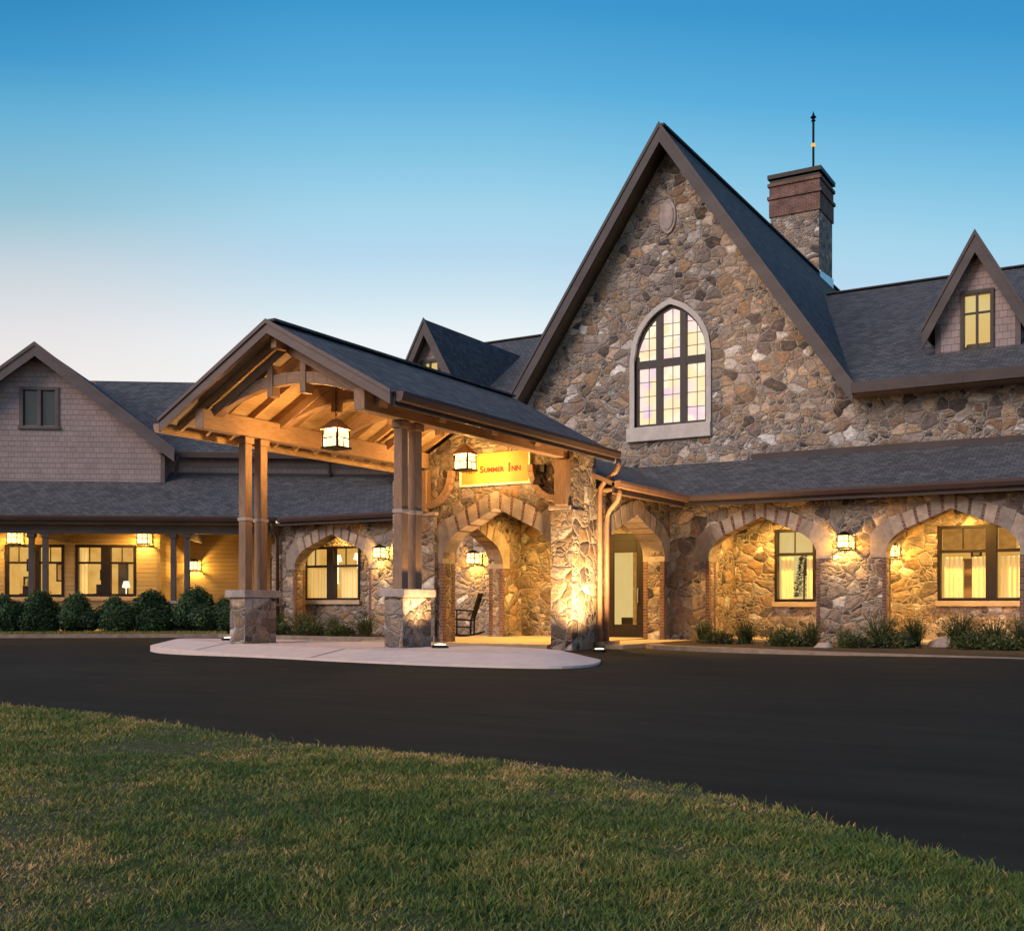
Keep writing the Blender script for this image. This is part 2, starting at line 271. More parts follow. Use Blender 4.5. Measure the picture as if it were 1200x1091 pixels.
# ------------------------------------------------------------------ mesh builder
class MB:
    def __init__(s): s.v = []; s.f = []; s.mi = []
    def poly(s, pts, mi=0):
        i = len(s.v); s.v += [V(p) for p in pts]; s.f.append(tuple(range(i, i+len(pts)))); s.mi.append(mi); return s
    def hexa(s, p, mi=0):   # p: 8 points, bottom ring then top ring
        i = len(s.v); s.v += [V(q) for q in p]
        for f in ((3, 2, 1, 0), (4, 5, 6, 7), (0, 1, 5, 4), (1, 2, 6, 5), (2, 3, 7, 6), (3, 0, 4, 7)):
            s.f.append(tuple(i+a for a in f)); s.mi.append(mi)
        return s
    def box(s, a, b, mi=0):
        x0, y0, z0 = a; x1, y1, z1 = b
        return s.hexa([(x0, y0, z0), (x1, y0, z0), (x1, y1, z0), (x0, y1, z0), (x0, y0, z1), (x1, y0, z1), (x1, y1, z1), (x0, y1, z1)], mi)
    def fbox(s, F, a, b, mi=0):   # box in a frame F(u, n, z)
        (u0, n0, z0), (u1, n1, z1) = a, b
        return s.hexa([F(u0, n0, z0), F(u1, n0, z0), F(u1, n1, z0), F(u0, n1, z0), F(u0, n0, z1), F(u1, n0, z1), F(u1, n1, z1), F(u0, n1, z1)], mi)
    def bar(s, p, q, w, h, up=(0, 0, 1), mi=0):   # square timber from p to q
        p, q = V(p), V(q); d = (q-p).normalized(); x = d.cross(V(up)).normalized(); y = x.cross(d)
        x = x*w/2; y = y*h/2
        return s.hexa([p-x-y, p+x-y, p+x+y, p-x+y, q-x-y, q+x-y, q+x+y, q-x+y], mi)
    def prism(s, pts, off, mi=0, mside=None):
        pts = [V(p) for p in pts]; off = V(off); n = len(pts); i = len(s.v); s.v += pts+[p+off for p in pts]
        s.f.append(tuple(range(i+n-1, i-1, -1))); s.mi.append(mi); s.f.append(tuple(range(i+n, i+2*n))); s.mi.append(mi)
        for a in range(n):
            b = (a+1) % n; s.f.append((i+a, i+b, i+n+b, i+n+a)); s.mi.append(mi if mside is None else mside)
        return s
    def tube(s, pts, r, n=8, mi=0, cap=True):
        pts = [V(p) for p in pts]; rs = r if isinstance(r, (list, tuple)) else [r]*len(pts); i = len(s.v); up = V((0, 0, 1)); prev = None
        for j, p in enumerate(pts):
            d = (pts[min(j+1, len(pts)-1)]-pts[max(j-1, 0)]).normalized()
            x = prev - d*prev.dot(d) if prev is not None else d.cross(up if abs(d.z) < .95 else V((1, 0, 0)))
            x = x.normalized(); prev = x; y = d.cross(x)
            s.v += [p+(x*math.cos(2*math.pi*a/n)+y*math.sin(2*math.pi*a/n))*rs[j] for a in range(n)]
        for j in range(len(pts)-1):
            for a in range(n):
                b = (a+1) % n; s.f.append((i+j*n+a, i+j*n+b, i+(j+1)*n+b, i+(j+1)*n+a)); s.mi.append(mi)
        if cap:
            s.f.append(tuple(i+a for a in range(n-1, -1, -1))); s.mi.append(mi); e = i+(len(pts)-1)*n; s.f.append(tuple(e+a for a in range(n))); s.mi.append(mi)
        return s
    def lathe(s, c, prof, n=16, mi=0):
        c = V(c); i = len(s.v)
        for r, z in prof: s.v += [c+V((r*math.cos(2*math.pi*a/n), r*math.sin(2*math.pi*a/n), z)) for a in range(n)]
        for j in range(len(prof)-1):
            for a in range(n):
                b = (a+1) % n; s.f.append((i+j*n+a, i+j*n+b, i+(j+1)*n+b, i+(j+1)*n+a)); s.mi.append(mi)
        return s
    def build(s, name, mats, parent=None, bevel=0, smooth=False, origin=None):
        o0 = V((0, 0, 0))
        if origin is not None: o0 = V(origin)
        elif parent is not None: o0 = root_loc(parent)
        me = bpy.data.meshes.new(name); me.from_pydata([tuple(p-o0) for p in s.v], [], s.f)
        for m in (mats if isinstance(mats, (list, tuple)) else [mats]): me.materials.append(MATS[m])
        me.polygons.foreach_set('material_index', s.mi)
        uvl = me.uv_layers.new(name='UVMap'); me.update()
        data = np.zeros(len(me.loops)*2, dtype=np.float32)
        for p in me.polygons:
            n = p.normal
            if abs(n.z) > 0.985: ux, vx = V((1, 0, 0)), V((0, 1, 0))
            else: ux = V((-n.y, n.x, 0)).normalized(); vx = n.cross(ux)
            if abs(n.z) <= .985 and vx.z < 0: vx = -vx; ux = -ux
            ed = None
            if len(p.vertices) == 4 and name in LONG:      # grain runs along the long edge
                a = s.v[p.vertices[1]]-s.v[p.vertices[0]]; b = s.v[p.vertices[2]]-s.v[p.vertices[1]]
                ux, vx = (a.normalized(), b.normalized()) if a.length > b.length else (b.normalized(), a.normalized())
            for li in p.loop_indices:
                q = s.v[me.loops[li].vertex_index]; data[2*li] = q.dot(ux); data[2*li+1] = q.dot(vx)
        uvl.data.foreach_set('uv', data)
        if smooth: me.polygons.foreach_set('use_smooth', [True]*len(me.polygons))
        o = bpy.data.objects.new(name, me); COL.objects.link(o)
        if parent is not None: o.parent = parent
        else: o.location = o0
        if bevel:
            bm = bmesh.new(); bm.from_mesh(me); bmesh.ops.recalc_face_normals(bm, faces=bm.faces); bm.to_mesh(me); bm.free()
            b = o.modifiers.new('bevel', 'BEVEL'); b.width = bevel; b.segments = 2; b.limit_method = 'ANGLE'; b.angle_limit = R(50)
        return o
LONG = {'post', 'beam', 'rafter', 'truss', 'rake_board', 'fascia', 'bracket', 'roof_deck', 'gutter', 'ceiling_beam', 'porch_beam'}
def root_loc(o):
    while o.parent is not None: o = o.parent
    return V(o.location)
def tag(o, label, cat, group=None, kind=None):
    if label: o['label'] = label
    if cat: o['category'] = cat
    if group: o['group'] = group
    if kind: o['kind'] = kind
    return o
def thing(name, loc, label, cat, group=None):
    o = bpy.data.objects.new(name, None); COL.objects.link(o); o.location = loc; o.empty_display_size = 0.3
    return tag(o, label, cat, group)
def struct(o): o['kind'] = 'structure'; return o
def copy_tree(o, loc, rotz=0, scale=1.0, label=None):
    c = o.copy(); COL.objects.link(c); c.location = loc; c.rotation_euler = (0, 0, rotz); c.scale = (scale,)*3 if not isinstance(scale, tuple) else scale
    if label: c['label'] = label
    for ch in list(o.children):
        d = ch.copy(); COL.objects.link(d); d.parent = c
        for g in list(ch.children): e = g.copy(); COL.objects.link(e); e.parent = d
    return c
def point(name, loc, watts, col=(1.0, 0.56, 0.15), r=0.05, parent=None):
    l = bpy.data.lights.new(name, 'POINT'); l.energy = watts; l.color = col; l.shadow_soft_size = r
    l.energy *= LAMP
    o = bpy.data.objects.new(name, l); COL.objects.link(o); o.location = loc
    if parent: o.parent = parent
    return o

# ------------------------------------------------------------------ frames and main dimensions (metres)
YA, XV, YV, YW = 25.2, -10.55, 20.1, 27.4
FL = 0.12                                   # porch floor
def Fr(O, D):
    O = V(O); D = V(D).normalized(); N = V((D.y, -D.x, 0))      # u along D, n outward
    return lambda u, n, z: O + D*u + N*n + V((0, 0, z))
FA = Fr((0, YA, 0), (1, 0, 0))              # arcade fronts (u = world X, n towards the drive)
FV = Fr((0, YV, 0), (1, 0, 0))
FX = Fr((XV, 0, 0), (0, 1, 0))              # side wall, n towards +X, u = world Y
FXL = Fr((-14.8, 0, 0), (0, 1, 0))
FW = Fr((0, YW, 0), (1, 0, 0))

def arch(uc, half, zs, za):
    zk = zs+(za-zs)*0.5
    def f(u):
        t = min(1.0, abs(u-uc)/half); slope = (za-zk)/0.78; z = za-slope*t
        if t > 0.70: s = (t-0.70)/0.30; z -= (za-slope-zs)*(1-math.sqrt(max(0, 1-s*s)))
        return z
    bk = [0, .25, .5, .7, .78, .85, .91, .95, .98, 1.0]
    return dict(a=uc-half, b=uc+half, bot=None, top=f, breaks=sorted(set([uc+half*t for t in bk]+[uc-half*t for t in bk])), uc=uc, half=half, zs=zs, za=za)
def gothic(uc, half, z0, zs, R_):
    def f(u):
        x = -abs(u-uc); return zs+math.sqrt(max(0, R_*R_-(x-(R_-half))**2))
    bk = [i/12 for i in range(13)]+[.96, .985]
    return dict(a=uc-half, b=uc+half, bot=z0, top=f, breaks=sorted(set([uc+half*t for t in bk]+[uc-half*t for t in bk])))
def rect(a, b, z0, z1): return dict(a=a, b=b, bot=z0, top=lambda u: z1, breaks=[a, b])

def wall(mb, F, th, u0, u1, zb, topf, ops, breaks=(), mi=0, mreveal=0):
    us = {u0, u1, *[b for b in breaks if u0 < b < u1]}
    for o in ops: us |= {b for b in o['breaks'] if u0 <= b <= u1}
    us = sorted(us)
    us = [u for i, u in enumerate(us) if i == 0 or u-us[i-1] > 1e-5]
    for a, b in zip(us, us[1:]):
        m = (a+b)/2; op = next((o for o in ops if o['a'] < m < o['b']), None); ta, tb = topf(a), topf(b); iv = []
        if op is None: iv.append((zb, zb, ta, tb))
        else:
            if op['bot'] is not None and op['bot'] > zb: iv.append((zb, zb, op['bot'], op['bot'])); mb.poly([F(a, 0, op['bot']), F(b, 0, op['bot']), F(b, -th, op['bot']), F(a, -th, op['bot'])], mreveal)
            iv.append((op['top'](a), op['top'](b), ta, tb)); mb.poly([F(a, 0, op['top'](a)), F(b, 0, op['top'](b)), F(b, -th, op['top'](b)), F(a, -th, op['top'](a))][::-1], mreveal)
        for za, zb_, zc, zd in iv:
            if max(zc-za, zd-zb_) < 1e-4: continue
            mb.poly([F(a, 0, za), F(b, 0, zb_), F(b, 0, zd), F(a, 0, zc)], mi); mb.poly([F(a, -th, za), F(a, -th, zc), F(b, -th, zd), F(b, -th, zb_)], mi)
        mb.poly([F(a, 0, ta), F(b, 0, tb), F(b, -th, tb), F(a, -th, ta)], mi)
    for o in ops:
        for e, sgn in ((o['a'], 1), (o['b'], -1)):
            lo = zb if o['bot'] is None else o['bot']; hi = o['top'](e)
            if hi-lo > 0.01: mb.poly([F(e, 0, lo), F(e, -th, lo), F(e, -th, hi), F(e, 0, hi)][::sgn], mreveal)
    for e in (u0, u1): mb.poly([F(e, 0, zb), F(e, -th, zb), F(e, -th, topf(e)), F(e, 0, topf(e))], mi)
    return mb

def arch_band(F, op, th, parent, n=9, band=0.37, jamb=True, back=True):
    """limestone voussoirs parted by slim brick courses, with brick-edged jambs"""
    mb = MB(); uc, half, f = op['uc'], op['half'], op['top']; e0, e1 = 0.022, -(th+0.018) if back else -0.10
    def outp(u):
        t = (u-uc)/half; a = t*0.42; zz = f(u) if abs(t) < 0.74 else f(uc+math.copysign(0.74, t)*half)-(abs(t)-0.74)*half*0.3
        return (u+math.sin(a)*band, zz+math.cos(a)*band)
    lim = 0.86; bw = 0.062/half; edges = []; step = (2*lim)/n
    for i in range(n): edges.append((-lim+i*step, -lim+(i+1)*step))
    for i, (t0, t1) in enumerate(edges):
        segs = [(t0, t1-bw, 0), (t1-bw, t1, 1)] if i < n-1 else [(t0, t1, 0)]
        for a, b, mi in segs:
            k = 4 if mi == 0 else 2; us = [uc+half*(a+(b-a)*j/(k-1)) for j in range(k)]
            inner = [(u, f(u)-0.004) for u in us]; outer = [outp(u) for u in us]
            jit = random.uniform(-0.05, 0.045) if mi == 0 else -0.03
            sh = 0.0 if mi == 0 else -0.006
            pts = [F(u, e0+sh, z) for u, z in inner]+[F(u, e0+sh, z+jit) for u, z in reversed(outer)]
            mb.prism(pts, F(0, e1, 0)-F(0, e0, 0) if mi == 0 else F(0, e1-2*sh, 0)-F(0, e0, 0), mi)
    for sgn in (-1, 1):       # springer blocks
        us = [uc+sgn*half*t for t in (0.86, 0.91, 0.95, 0.98, 0.999)]
        inner = [(u, f(u)-0.004) for u in us]; o = outp(us[0]); ue = uc+sgn*half
        pts2 = inner+[(ue-sgn*0.004, op['zs']-0.12), (ue+sgn*0.34, op['zs']-0.12), (ue+sgn*0.34, op['zs']+0.42), (max(o[0], ue+.1) if sgn > 0 else min(o[0], ue-.1), o[1]-0.12), o]
        pts = [F(u, e0-0.003, z) for u, z in pts2]
        if sgn < 0: pts = pts[::-1]
        mb.prism(pts, F(0, e1, 0)-F(0, e0, 0), 0)
    if jamb:
        for sgn in (-1, 1):
            ue = uc+sgn*half
            for lo, hi in ((0.0, op['zs']-0.125),):
                for n0, n1 in ((0.012, -0.105), (-(th-0.105), -(th+0.012))) if back else ((0.012, -0.105),):
                    a, b = sorted((ue-sgn*0.006, ue+sgn*0.08)); mb.fbox(F, (a, n1, lo), (b, n0, hi), 1)
    return mb.build('arch_surround', ['arch_stone', 'red_brick'], parent)

def curtain_mesh(F, u0, u1, n, z0, z1, waves):
    mb = MB(); k = waves*6
    for i in range(k):
        a, b = u0+(u1-u0)*i/k, u0+(u1-u0)*(i+1)/k; da, db = 0.03*math.sin(i/6*2*math.pi), 0.03*math.sin((i+1)/6*2*math.pi)
        mb.poly([F(a, n+da, z0), F(b, n+db, z0), F(b, n+db, z1), F(a, n+da, z1)])
    return mb
def window(parent, F, u0, u1, z0, z1, cells=1, transom=None, shade=None, fm='dark_frame', fw=0.07, depth=0.10, n=0.0, sill=True, room='lit_room', curtains=None, muntin=True, rdepth=1.3, mull=0.14, label=None, sillmat='tan_paving', head=True):
    """frame with mullions as the part; glass, sill, curtains and the lit room behind as its own parts"""
    mb = MB(); mb.fbox(F, (u0, n-depth, z0), (u0+fw, n, z1)); mb.fbox(F, (u1-fw, n-depth, z0), (u1, n, z1)); mb.fbox(F, (u0+fw, n-depth, z0), (u1-fw, n, z0+fw)); mb.fbox(F, (u0+fw, n-depth, z1-fw), (u1-fw, n, z1))
    cw = (u1-u0-2*fw-(cells-1)*mull)/cells
    for c in range(cells):
        a = u0+fw+c*(cw+mull)
        if c: mb.fbox(F, (a-mull, n-depth, z0+fw), (a, n+0.006, z1-fw))
        if transom:
            mb.fbox(F, (a, n-depth*0.8, transom-0.035), (a+cw, n-0.012, transom+0.035))
            if muntin: mb.fbox(F, (a+cw/2-0.016, n-0.05, transom+0.035), (a+cw/2+0.016, n-0.02, z1-fw))
        elif muntin: mb.fbox(F, (a+cw/2-0.016, n-0.05, z0+fw), (a+cw/2+0.016, n-0.02, z1-fw))
    w = mb.build('window', fm, parent, bevel=0.006)
    if label: w['label'] = label
    g = MB(); g.poly([F(u0+fw, n-0.055, z0+fw), F(u1-fw, n-0.055, z0+fw), F(u1-fw, n-0.055, z1-fw), F(u0+fw, n-0.055, z1-fw)]); g.build('pane', 'window_glass' if room else 'dark_glass', w)
    if sill: MB().fbox(F, (u0-0.05, n-depth, z0-0.13), (u1+0.05, n+0.07, z0-0.004)).build('sill', sillmat, w, bevel=0.012)
    if room:
        a, b, c, d = u0-0.0, u1+0.0, z0-0.0, z1+0.0; e = n-depth-0.01; q = n-depth-rdepth; m = MB()
        m.poly([F(a, q, c), F(b, q, c), F(b, q, d), F(a, q, d)]); m.poly([F(a, e, c), F(a, q, c), F(a, q, d), F(a, e, d)]); m.poly([F(b, e, c), F(b, e, d), F(b, q, d), F(b, q, c)]); m.poly([F(a, e, d), F(a, q, d), F(b, q, d), F(b, e, d)]); m.poly([F(a, e, c), F(b, e, c), F(b, q, c), F(a, q, c)])
        m.build('lit_room', room, w)
    for (ca, cb, za, zb) in (shade or []): MB().fbox(F, (ca, n-depth-.10, za), (cb, n-depth-.07, zb)).build('shade', 'window_shade', w)
    for (ca, cb, za, zb) in (curtains or []):
        curtain_mesh(F, ca, cb, n-depth-0.14, za, zb, max(2, int((cb-ca)/0.09))).build('curtain', 'curtain', w, smooth=True)
    return w

# ================================================================== GROUND
def asph_z(x, y):
    p = V((x, y, 0)); t = (p.dot(FWD)-17.0)/5.0; t = max(0, min(1, t)); return 0.10*(1-t*t*(3-2*t))+0.012*t
def grid_sheet(name, x0, x1, y0, y1, st, zf, mat):
    nx, ny = int((x1-x0)/st)+1, int((y1-y0)/st)+1
    vs = [(x0+i*st, y0+j*st, zf(x0+i*st, y0+j*st)) for j in range(ny) for i in range(nx)]
    fs = [(j*nx+i, j*nx+i+1, (j+1)*nx+i+1, (j+1)*nx+i) for j in range(ny-1) for i in range(nx-1)]
    me = bpy.data.meshes.new(name); me.from_pydata(vs, [], fs); me.materials.append(MATS[mat]); o = bpy.data.objects.new(name, me); COL.objects.link(o)
    me.polygons.foreach_set('use_smooth', [True]*len(fs)); return struct(o)
MB().poly([(-1500, -1500, -0.16), (1500, -1500, -0.16), (1500, 1500, -0.16), (-1500, 1500, -0.16)]).build('ground', 'soil')['kind'] = 'structure'
grid_sheet('asphalt_drive', -60, 40, -6, 27, 0.5, asph_z, 'asphalt')

# ================================================================== STONE LODGE
lodge = thing('stone_lodge', (-11.5, 27.4, 0), 'large rubble stone lodge with a steep centre gable, pointed arch window and low arcades', 'lodge')
XG, GZ, GS, EZ = -11.5, 13.58, 1.468, 6.24
gw = gothic(-11.47, 1.03, 5.75, 7.58, 1.47)
w1 = rect(-8.61, -7.57, 1.02, 2.85); w2 = rect(-4.69, -2.35, 1.04, 2.80)
def gtop(u): return max(6.15, GZ-0.42-GS*abs(u-XG))
mb = MB(); brk = [XG, XG-4.75, XG+4.75]+[XG+s*4.772 for s in (-1, 1)]
wall(mb, FW, 0.45, -17.6, 4.0, 0.0, gtop, [gw, w1, w2], brk, 0, 0); mb.build('gable_wall', 'rubble_stone_large', lodge)
# carved stone oval near the top of the gable
mb = MB(); prof = [(0.0, 0.48), (0.10, 0.42), (0.19, 0.28), (0.235, 0.10), (0.235, -0.10), (0.19, -0.28), (0.10, -0.42), (0.0, -0.48)]
pts = [FW(-11.52+x, 0.05, 11.33+z) for x, z in prof]+[FW(-11.52-x, 0.05, 11.33+z) for x, z in prof[::-1][1:-1]]
mb.prism(pts[::-1], FW(0, -0.1, 0)-FW(0, 0.05, 0)); pts2 = [FW(-11.52+(p.x+11.52)*0.72, 0.075, 11.33+(p.z-11.33)*0.78) for p in pts]; mb.prism(pts2[::-1], (0, 0.05, 0)); mb.build('stone_medallion', 'limestone', lodge, bevel=0.01)
# pointed window
mb = MB()
bk = [i/14 for i in range(15)]; us = [-11.47-1.03+2.06*i/32 for i in range(33)]
def goth_ring(f0, off, n0, n1, mi=0):
    inn = [(-11.47-1.03+0.0, 5.75)]+[(u, gw['top'](u)) for u in us]+[(-11.47+1.03, 5.75)]
    cx_, cz_ = -11.47, 7.4
    out = []
    for u, z in inn:
        if z <= 7.58: out.append((u+math.copysign(off, u-cx_), z))
        else:
            c = cx_+(0.44 if u < cx_ else -0.44); d = V((u-c, z-7.58)).normalized() if abs(u-cx_) > 1e-6 else V((0, 1)); out.append((u+d.x*off, z+d.y*off*(1 if abs(u-cx_) > 1e-6 else 1.2)))
    for i in range(len(inn)-1):
        a, b, c, d = inn[i], inn[i+1], out[i+1], out[i]
        mb.prism([FW(p[0], n0, p[1]) for p in (a, b, c, d)], FW(0, n1, 0)-FW(0, n0, 0), mi)
goth_ring(None, 0.135, 0.05, -0.3)
win = mb.build('pointed_window', 'pale_stone', lodge)
MB().fbox(FW, (-12.72, -0.3, 5.36), (-10.30, 0.10, 5.747)).build('sill', 'pale_stone', win, bevel=0.02)
mb = MB()
for i in range(len(us)-1):
    a, b = us[i], us[i+1]; mb.poly([FW(a, -0.22, 5.75), FW(b, -0.22, 5.75), FW(b, -0.22, gw['top'](b)), FW(a, -0.22, gw['top'](a))])
mb.build('stained_pane', 'stained_glass', win)
mb = MB(); UC = -11.47
for x in (-0.345, 0.345): mb.fbox(FW, (UC+x-0.085, -0.2, 5.8), (UC+x+0.085, -0.06, gw['top'](UC+x)-0.02))
for a_, b_ in ((-0.965, -0.42), (-0.27, 0.27), (0.42, 0.965)): mb.fbox(FW, (UC+a_, -0.2, 7.36), (UC+b_, -0.065, 7.56))
mb.fbox(FW, (UC-0.965, -0.2, 5.75), (UC+0.965, -0.062, 5.83))
for s_ in (-1, 1): mb.fbox(FW, (UC+s_*1.0-0.035, -0.2, 5.75), (UC+s_*1.0+0.035, -0.063, 7.7))
for i in range(len(us)-1):     # frame follows the arch
    a, b = us[i], us[i+1]; za, zb = gw['top'](a), gw['top'](b); k = 0.075
    sa, sb = (a-UC)*0.0, 0
    mb.prism([FW(a, -0.068, za-k*1.5 if abs(a-UC) > .8 else za-k), FW(b, -0.068, zb-k*1.5 if abs(b-UC) > .8 else zb-k), FW(b, -0.068, zb), FW(a, -0.068, za)], (0, 0.13, 0))
mb.build('mullions', 'mullion_grey', win)
mb = MB()
for a_, b_ in ((-0.965, -0.42), (-0.27, 0.27), (0.42, 0.965)):
    c_ = (a_+b_)/2; mb.fbox(FW, (UC+c_-0.008, -0.215, 5.83), (UC+c_+0.008, -0.195, gw['top'](UC+c_)-.03))
    for z in (6.22, 6.61, 7.0): mb.fbox(FW, (UC+a_, -0.215, z-0.008), (UC+b_, -0.196, z+0.008))
    for z in (7.86, 8.19, 8.52):
        hw = lambda u: gw['top'](u) > z+.02
        a2 = a_; b2 = b_
        while a2 < b2 and not hw(UC+a2): a2 += 0.02
        while b2 > a2 and not hw(UC+b2): b2 -= 0.02
        if b2-a2 > .1: mb.fbox(FW, (UC+a2, -0.215, z-0.008), (UC+b2, -0.196, z+0.008))
mb.build('leading', 'lead_came', win)

# arcades
a1 = arch(-8.24, 1.30, 2.12, 3.02); a2 = arch(-4.04, 1.36, 2.12, 3.04); a3 = arch(0.2, 1.36, 2.12, 3.04); aL = arch(-21.33, 1.42, 2.12, 3.04); 
mb = MB(); wall(mb, FA, 0.45, XV, 4.0, 0.0, lambda u: 3.44, [a1, a2, a3]); mb.build('arcade_wall', 'rubble_stone_small', lodge)
mb = MB(); wall(mb, FA, 0.45, -23.7, -15.2, 0.0, lambda u: 3.44, [aL]); mb.build('arcade_wall', 'rubble_stone_small', lodge)
for o in (a1, a2, a3, aL): arch_band(FA, o, 0.45, lodge, 9)
# porch interior right: floor, end wall, ceiling, lights
mb = MB(); mb.box((-9.6, YA+0.45, 0.0), (4.0, YW, FL)); mb.build('porch_floor', 'tan_paving', lodge)
mb = MB(); mb.box((XV+0.02, YA+0.46, 0), (-9.62, YW-.01, 3.4)); mb.build('porch_end_wall', 'rubble_stone', lodge); MB().box((3.6, YA+.46, 0), (3.99, YW-.01, 3.4)).build('porch_end_wall', 'rubble_stone', lodge)
mb = MB(); mb.box((-9.6, YA+0.45, 3.36), (3.6, YW-.01, 3.42)); mb.build('porch_ceiling', 'plaster_ceiling', lodge)
# windows behind the arches
window(lodge, FW, -8.61, -7.57, 1.02, 2.85, 1, 2.22, n=0.03, depth=0.2, curtains=[(-8.53, -8.22, 1.1, 2.16), (-7.88, -7.65, 1.1, 2.16)], label='single dark framed window with a tree inside', room='lit_room_pale')
window(lodge, FW, -4.69, -2.35, 1.04, 2.80, 2, 2.2, n=0.03, depth=0.2, mull=0.24, curtains=[(-4.60, -4.18, 1.12, 2.08), (-3.98, -3.66, 1.12, 2.08), (-3.38, -2.95, 1.12, 2.08), (-2.75, -2.44, 1.12, 2.08)], shade=[(-4.62, -3.64, 2.22, 2.73), (-3.40, -3.02, 2.22, 2.73)], label='double dark framed window with pale drapes')
# left niche with its window
YN = 26.05; FN = Fr((0, YN, 0), (1, 0, 0)); wl = rect(-23.22, -20.93, 1.08, 2.72)
mb = MB(); wall(mb, FN, 0.3, -24.2, -19.0, 0, lambda u: 3.36, [wl]); mb.build('niche_wall', 'rubble_stone', lodge)
MB().box((-24.2, YA+.45, 3.36), (-15.2, YN+1.3, 3.42)).build('porch_ceiling', 'plaster_ceiling', lodge)
window(lodge, FN, -23.22, -20.93, 1.08, 2.72, 2, 2.12, n=0.03, depth=0.2, mull=0.26, curtains=[(-23.13, -22.74, 1.15, 2.05), (-22.72, -22.28, 1.15, 2.05), (-21.92, -21.49, 1.15, 2.05), (-21.47, -21.02, 1.15, 2.05), (-23.13, -22.8, 2.15, 2.65)], label='double dark framed window behind the single arch')

# entrance vestibule
VX0, VX1 = -15.2, XV
PXC, PS = -12.5, 0.552                       # portico axis and slope
PEZ, PAZ, PY0, PY1 = 4.16, 5.55, 13.23, 20.86
av = arch(-12.42, 1.39, 1.98, 3.04); asd = arch(23.2, 1.62, 2.12, 3.02); asl = arch(22.75, 1.5, 2.0, 2.95)
ptop = lambda u: PAZ-0.30-PS*abs(u-PXC)
mb = MB(); wall(mb, FV, 0.46, VX0, VX1, 0, ptop, [av], [PXC]); mb.build('entrance_wall', 'rubble_stone', lodge)
arch_band(FV, av, 0.46, lodge, 9)
mb = MB(); mb.box((-11.03, YV-0.10, 0), (XV+0.02, YV+1.0, 2.92)); mb.build('pilaster', 'rubble_stone_small', lodge); MB().box((-14.52, YV-0.10, 0), (-13.97, YV-0.003, 2.92)).build('pilaster', 'rubble_stone_small', lodge)
mb = MB(); mb.box((-11.08, YV-0.13, 2.923), (XV+0.0, YV-.005, 3.0)); mb.build('pilaster_cap', 'limestone', lodge, bevel=.01); MB().box((-14.56, YV-0.13, 2.923), (-13.93, YV-0.005, 3.0)).build('pilaster_cap', 'limestone', lodge, bevel=.01)
mb = MB(); mb.box((-11.0, YV+0.462, 2.92), (XV+0.015, YV+1.0, 4.12)); mb.build('pilaster', 'rubble_stone_small', lodge)
mb = MB(); wall(mb, FX, 0.53, YV+1.0, YA+0.0, 0, lambda u: 3.44, [asd]); mb.build('entrance_side_wall', 'rubble_stone', lodge); arch_band(FX, asd, 0.53, lodge, 9)
mb = MB(); wall(mb, FXL, 0.4, YV+0.46, YA, 0, lambda u: 3.44, [asl]); mb.build('entrance_side_wall', 'rubble_stone', lodge); arch_band(FXL, asl, 0.4, lodge, 9)
YD = 25.2; FD = Fr((0, YD, 0), (1, 0, 0)); dr = rect(-12.32, -11.20, FL, 2.74)
mb = MB(); wall(mb, FD, 0.4, -15.2, XV-.003, 0, lambda u: 3.44, [dr]); mb.build('entrance_back_wall', 'rubble_stone', lodge)
MB().box((-16.0, YV-0.14, 0.0), (-11.1, YD, FL)).build('entrance_floor', 'tan_paving', lodge)
MB().box((-11.1, YV+1.0, 0.0), (-9.9, YA-.02, FL-.02)).build('entrance_floor', 'tan_paving', lodge)
MB().box((-14.8, YV+0.46, 3.40), (-11.08, YD, 3.46)).build('entrance_ceiling', 'plaster_ceiling', lodge)
# glazed door
mb = MB(); u0, u1 = -12.30, -11.22; n0, n1 = -0.06, 0.03
mb.fbox(FD, (u0, n0, FL), (u0+.07, n1, 2.72)); mb.fbox(FD, (u1-.07, n0, FL), (u1, n1, 2.72)); mb.fbox(FD, (u0+.07, n0, 2.55), (u1-.07, n1, 2.72))
d0, d1 = u0+.075, u1-.075; m0, m1 = -0.05, 0.012
mb.fbox(FD, (d0, m0, FL+.01), (d0+.15, m1, 2.545)); mb.fbox(FD, (d1-.15, m0, FL+.01), (d1, m1, 2.545)); mb.fbox(FD, (d0+.15, m0, 2.26), (d1-.15, m1, 2.545)); mb.fbox(FD, (d0+.15, m0, FL+.01), (d1-.15, m1, 0.45))
door = mb.build('door', 'dark_frame', lodge, bevel=.006)
MB().poly([FD(d0+.15, -.02, .45), FD(d1-.15, -.02, .45), FD(d1-.15, -.02, 2.26), FD(d0+.15, -.02, 2.26)]).build('pane', 'window_glass', door)
mb = MB(); mb.tube([FD(d1-.09, .02, 1.0), FD(d1-.09, .07, 1.0), FD(d1-.09, .07, 1.35), FD(d1-.09, .02, 1.35)], .012); mb.build('handle', 'bright_flashing', door)
m = MB(); a, b, c, d, e, q = -12.3, -11.2, FL, 2.7, -.07, -1.5
m.poly([FD(a, q, c), FD(b, q, c), FD(b, q, d), FD(a, q, d)]); m.poly([FD(a, e, c), FD(a, q, c), FD(a, q, d), FD(a, e, d)]); m.poly([FD(b, e, c), FD(b, e, d), FD(b, q, d), FD(b, q, c)]); m.poly([FD(a, e, d), FD(a, q, d), FD(b, q, d), FD(b, e, d)]); m.poly([FD(a, e, c), FD(b, e, c), FD(b, q, c), FD(a, q, c)]); m.build('lit_room', 'lit_room_pale', door)
mb = MB(); mb.fbox(FD, (-11.70, -.42, FL), (-11.58, -.34, 2.65)); mb.build('inner_door_casing', 'window_shade', door); MB().fbox(FD, (-12.05, -.6, FL), (-11.75, -.4, .62)).build('inner_table', 'dark_frame', door)

